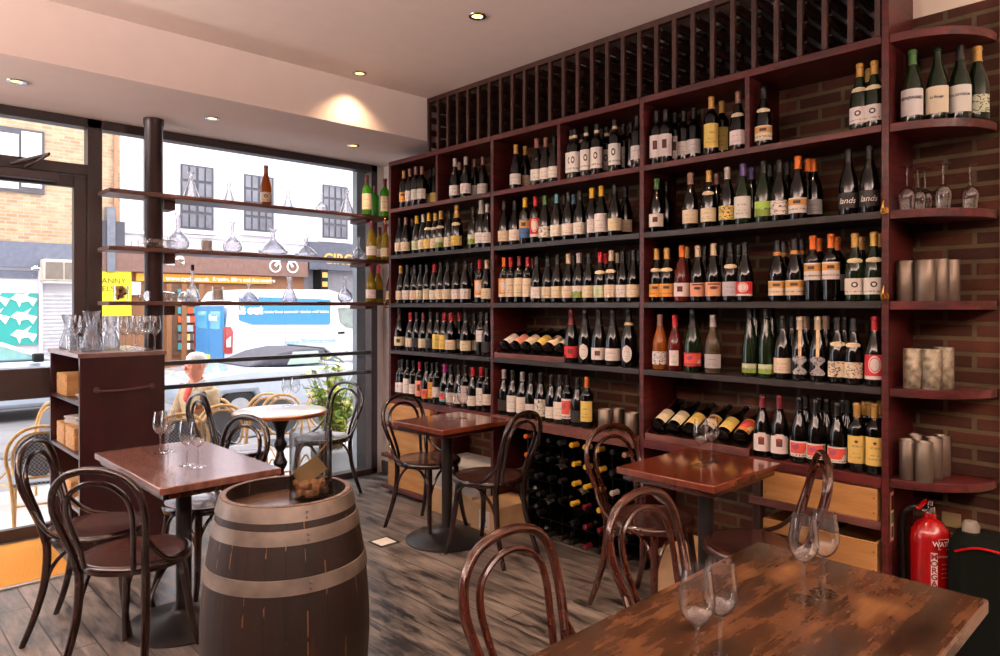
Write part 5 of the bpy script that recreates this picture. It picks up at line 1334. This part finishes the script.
# ---------------- rattan bistro chairs
M_rat = plain('rattan_cane', (206, 160, 100), .5, var=.2, scale=30); 
def weave(name, c1, c2):
    m, nt, out = newmat(name); b = pbsdf(nt, out, lin(c1), .6)
    ch = nt.nodes.new('ShaderNodeTexChecker'); ch.inputs['Scale'].default_value = 70; nt.links.new(coords(nt), ch.inputs[0])
    ch.inputs[1].default_value = (*lin(c1), 1); ch.inputs[2].default_value = (*lin(c2), 1); nt.links.new(ch.outputs[0], b.inputs['Base Color']); return m
M_wv = weave('dark_weave', (58, 60, 68), (130, 134, 140))
RC = thing('rattan_chair', 'x', 'chair', (0, 0, 0), 0, 'rattan bistro chairs outside')
# front = +X; back at -X
pts = [(-.20, .16, 0), (-.20, .17, .3), (-.20, .19, .5), (-.235, .215, .66), (-.255, .19, .78), (-.265, .11, .865), (-.268, 0, .89)]
loop = pts + [(x, -y, z) for x, y, z in reversed(pts[:-1])]
MB().tube(loop, .014, 8, 4).build('back_frame', M_rat, RC, smooth=True)
p2 = [(-.215, 0, .50), (-.215, .09, .505), (-.225, .155, .57), (-.24, .175, .66), (-.25, .15, .76), (-.258, .09, .825), (-.26, 0, .845)]
MB().tube(p2 + [(x, -y, z) for x, y, z in reversed(p2[1:-1])], .011, 8, 3, closed=True).build('back_frame', M_rat, RC, smooth=True)
m = MB(); vs = [(-.24, 0, .67)]; 
for k_ in range(28):
    q = 2*PI*k_/28; yy, zz = .16*math.cos(q), .67+.165*math.sin(q); vs.append((-.24-(zz-.67)*.14, yy, zz))
n_ = m.add(vs, [(0, i+1, (i+1) % 28+1) for i in range(28)]); o = m.build('woven_back', M_wv, RC); md = o.modifiers.new('s', 'SOLIDIFY'); md.thickness = .01
MB().prism([(-.2, -.17), (-.2, .17), (.0, .21), (.17, .19), (.21, .1), (.21, -.1), (.17, -.19), (.0, -.21)], .435, .46).build('woven_seat', M_wv, RC, bevel=.01)
for s in (-1, 1):
    MB().tube([(.18, s*.16, .44), (.19, s*.17, 0)], .013, 8).build('leg', M_rat, RC, smooth=True)
    MB().tube([(-.20, s*.165, .16), (0, s*.17, .30), (.18, s*.165, .16)], .009, 6, 4).build('brace', M_rat, RC, smooth=True)
MB().tube([(.18, -.16, .2), (.18, .16, .2)], .009, 6).build('brace', M_rat, RC, smooth=True)
chs = [(40, 421, 80, 'large in view, closest to the door glass'), (24, 405, 200, 'behind the one closest to the door'), (182, 412, 250, 'just right of the cabinet'), (222, 401, 255, 'left of the round marble table'), (253, 391, 95, 'higher in view behind the marble table'), (290, 397, 262, 'right behind the marble table'), (335, 392, 265, 'beside the leafy shrub')]
for i, (px, py, az, lb) in enumerate(chs):
    x, y = at(px, py, GZ+.895); y = max(y, YG+.55)
    if i == 2: x, y = onY(180, 5.85), 5.85
    if i == 3: x, y = onY(226, 6.12), 6.12
    o = RC if i == 0 else dup(RC, (x, y, GZ), (0, 0, R(az)))
    o.location = (x, y, GZ); o.rotation_euler = (0, 0, R(az)); o['label'] = 'outdoor rattan bistro chair with round woven back, '+lb
# ---------------- shrub in planter
SX, SY = onY(334, 6.1), 6.1
S = thing('potted_shrub', 'leafy yellow green shrub in a grey planter outside the window', 'shrub', (SX, SY, GZ))
MB().prism([(-.17, -.17), (.17, -.17), (.17, .17), (-.17, .17)], 0, .4).build('planter', plain('planter_grey', (150, 150, 150), .7), S, bevel=.02)
rs = random.Random(2); st = MB(); lf = MB(); tips = []
for i in range(60):
    a = rs.uniform(0, 6.28); h = rs.uniform(.35, .95); r = rs.uniform(.05, .42)
    p0 = Vector((rs.uniform(-.08, .08), rs.uniform(-.08, .08), .38)); p2_ = Vector((r*math.cos(a), r*math.sin(a)*.8, .38+h)); p1 = (p0+p2_)/2+Vector((0, 0, .1))
    st.tube([p0, p1, p2_], [.006, .004, .002], 5, 3)
    for j in range(16):
        t_ = rs.uniform(.25, 1.0); q = p0*(1-t_)**2+p1*2*t_*(1-t_)+p2_*t_*t_
        d = Vector((rs.uniform(-1, 1), rs.uniform(-1, 1), rs.uniform(-.3, .8))).normalized(); sd = d.cross(Vector((rs.uniform(-.3, .3), rs.uniform(-.3, .3), 1))).normalized(); L_ = rs.uniform(.06, .11); w_ = L_*.32
        lf.add([q, q+d*L_*.5+sd*w_, q+d*L_+Vector((0, 0, -.01)), q+d*L_*.5-sd*w_], [(0, 1, 2, 3)])
st.build('stems', plain('shrub_stem', (110, 96, 60), .7), S)
def leaf_mat():
    m, nt, out = newmat('shrub_leaf'); b = pbsdf(nt, out, (.3,.4,.1), .5); b.inputs['Transmission Weight'].default_value = 0
    n = noise(nt, coords(nt), 9, 2); nt.links.new(ramp(nt, n, [(.35, lin((84, 126, 44))), (.5, lin((150, 172, 64))), (.62, lin((222, 212, 110)))]), b.inputs['Base Color']); return m
lf.build('foliage', leaf_mat(), S)
# ---------------- seated man
def skin(name, chains, mat, parent, sub=2):
    me = bpy.data.meshes.new(name); bm = bmesh.new(); lay = bm.verts.layers.skin.verify(); cache = {}
    def V_(p, r):
        key = tuple(round(c, 4) for c in p)
        if key not in cache:
            v = bm.verts.new(p); v[lay].radius = (r, r) if isinstance(r, (int, float)) else r; cache[key] = v
        return cache[key]
    first = None
    for chn in chains:
        pv = None
        for p, r in chn:
            v = V_(p, r); first = first or v
            if pv and pv != v and not bm.edges.get((pv, v)): bm.edges.new((pv, v))
            pv = v
    first[lay].use_root = True
    bm.to_mesh(me); bm.free(); me.materials.append(mat)
    o = bpy.data.objects.new(name, me); C.collection.objects.link(o); o.parent = parent
    md = o.modifiers.new('k', 'SKIN'); md.use_smooth_shade = True; md = o.modifiers.new('s', 'SUBSURF'); md.levels = sub; md.render_levels = sub
    return o
px_, py_ = 192, 0
mx, my = onY(196, 6.75), 6.75
MAN = thing('person', 'smiling grey-haired man in a tan jacket sitting outside the window', 'person', (mx, my, GZ), R(195))
# front +X. seat height .46
M_skin = plain('skin_tone', (226, 150, 124), .5, var=.05); M_tan = plain('tan_jacket', (176, 150, 116), .8, var=.2, scale=20); M_jean = plain('dark_trousers', (60, 60, 70), .8)
hips = ((-.02, 0, .52), .13); ch_ = ((-.03, 0, .85), .15); nk = ((.0, 0, 1.07), .055)
def arm(s): return [((-.03, 0, .98), .10), ((-.03, s*.18, .97), .045), ((.02, s*.25, .76), .036), ((.24, s*.17, .70), .035), ((.31, s*.13, .72), .028)]
def legc(s): return [hips, ((.02, s*.1, .50), .085), ((.42, s*.12, .50), .06), ((.45, s*.12, .25), .045), ((.43, s*.12, .06), .035), ((.55, s*.13, .035), .03)]
hd = [((.0, 0, .98), .08), nk, ((.0, 0, 1.115), .052), ((.025, 0, 1.175), (.074, .078)), ((.015, 0, 1.245), (.092, .10)), ((.0, 0, 1.305), (.08, .085))]
chin = [((.025, 0, 1.175), (.074, .078)), ((.075, 0, 1.150), .036)]
body = skin('body', [[hips, ((-.03, 0, .72), .11), ch_, ((-.03, 0, .98), .10), ((.0, 0, .98), .08)], hd] + [chin] + [arm(s) for s in (-1, 1)] + [legc(s) for s in (-1, 1)], M_skin, MAN)
# face features
f = MB(); f.lathe([(0, .03), (.010, .02), (.016, 0), (.012, -.012), (0, -.014)], 10, M=Matrix.Translation((.112, 0, 1.215))); f.build('nose', M_skin, body, smooth=True)
for s in (-1, 1):
    f = MB(); f.lathe([(0, -.03), (.014, -.02), (.018, 0), (.014, .022), (0, .03)], 10, M=Matrix.Translation((.0, s*.085, 1.23)), sy=.5); f.build('ear', M_skin, body, smooth=True)
    f = MB(); f.lathe([(0, -.007), (.006, 0), (0, .007)], 8, M=Matrix.Translation((.098, s*.036, 1.245))); f.build('eye', M_black, body, smooth=True)
f = MB(); f.tube([(.094, -.032, 1.170), (.108, 0, 1.160), (.094, .032, 1.170)], .005, 6, 3); f.build('mouth', plain('mouth_light', (230, 214, 200), .4), body, smooth=True)
hm = MB(); hm.lathe([(.092, .0), (.096, .03), (.088, .065), (.06, .095), (0, .108)], 22, M=Matrix.Translation((-.006, 0, 1.262)), sy=.95)
hm.lathe([(.05, -.07), (.085, -.03), (.094, .0)], 22, M=Matrix.Translation((-.02, 0, 1.262)), a0=PI*.55, a1=PI*1.45); hm.build('hair', plain('grey_hair', (214, 204, 196), .8, scale=80, var=.2), MAN, smooth=True)
skin('jacket', [[((-.02, 0, .50), .15), ((-.03, 0, .72), .14), ((-.03, 0, .88), .17), ((-.03, 0, 1.0), .125), ((-.02, 0, 1.05), .08)]] + [[((-.03, 0, 1.0), .125), ((-.03, s*.17, 1.0), .085), ((-.01, s*.23, .88), .075), ((.02, s*.255, .77), .068), ((.07, s*.24, .715), .06), ((.22, s*.18, .70), .052)] for s in (-1, 1)], M_tan, MAN)
MB().tube([(.055, -.05, 1.0), (.045, -.075, 1.06), (-.02, -.085, 1.10), (-.07, 0, 1.115), (-.02, .085, 1.10), (.045, .075, 1.06), (.055, .05, 1.0)], .018, 8, 3).build('shirt_collar', M_wbox, MAN, smooth=True)
skin('shirt', [[((.085, 0, .88), .06), ((.065, 0, .98), .055), ((.03, 0, 1.05), .06)]], plain('red_white_shirt', (216, 70, 60), .7), MAN, 1)
skin('trousers', [[((-.02, 0, .5), .14), ((.03, s*.1, .50), .095), ((.42, s*.12, .505), .07), ((.45, s*.12, .25), .055), ((.43, s*.12, .09), .045)] for s in (-1, 1)], M_jean, MAN)
for s in (-1, 1):
    h = skin('hand', [[((.31, s*.13, .72), .026), ((.36, s*.115, .725), .028)]] + [[((.36, s*.115, .725), .028), ((.385, s*(.115+o_), .73), .01), ((.41+l_, s*(.11+o_), .722), .008), ((.425+l_, s*(.105+o_), .705), .007)] for o_, l_ in ((-.025, .0), (-.009, .012), (.009, .01), (.025, .0))] + [[((.33, s*.12, .73), .02), ((.345, s*.085, .745), .01), ((.365, s*.07, .745), .008)]], M_skin, MAN, 1)
# bistro chair he sits on
o = dup(RC, (mx, my, GZ), (0, 0, R(195)), 'outdoor rattan bistro chair occupied by the seated man')
# dark coat and yellow bag next to him
o = MB().lathe([(0, 0), (.17, .02), (.22, .12), (.19, .25), (.10, .33), (0, .36)], 20, sy=.7).build('dark_bag', plain('charcoal_leather', (74, 78, 86), .45), smooth=True)
o.location = (mx-.36, my-.25, GZ+.42); 
tb2 = thing('pavement_table', 'small round dark table beside the seated man on the pavement', 'table', (mx-.40, my-.22, GZ))
MB().lathe([(0, .40), (.25, .40), (.25, .418), (0, .418)], 28).build('table_top', M_iron, tb2); MB().lathe([(.2, 0), (.2, .01), (.03, .03), (.03, .40)], 18).build('pedestal', M_iron, tb2, smooth=True)
tag(o, 'charcoal leather bag in front of the seated man outside', 'bag')
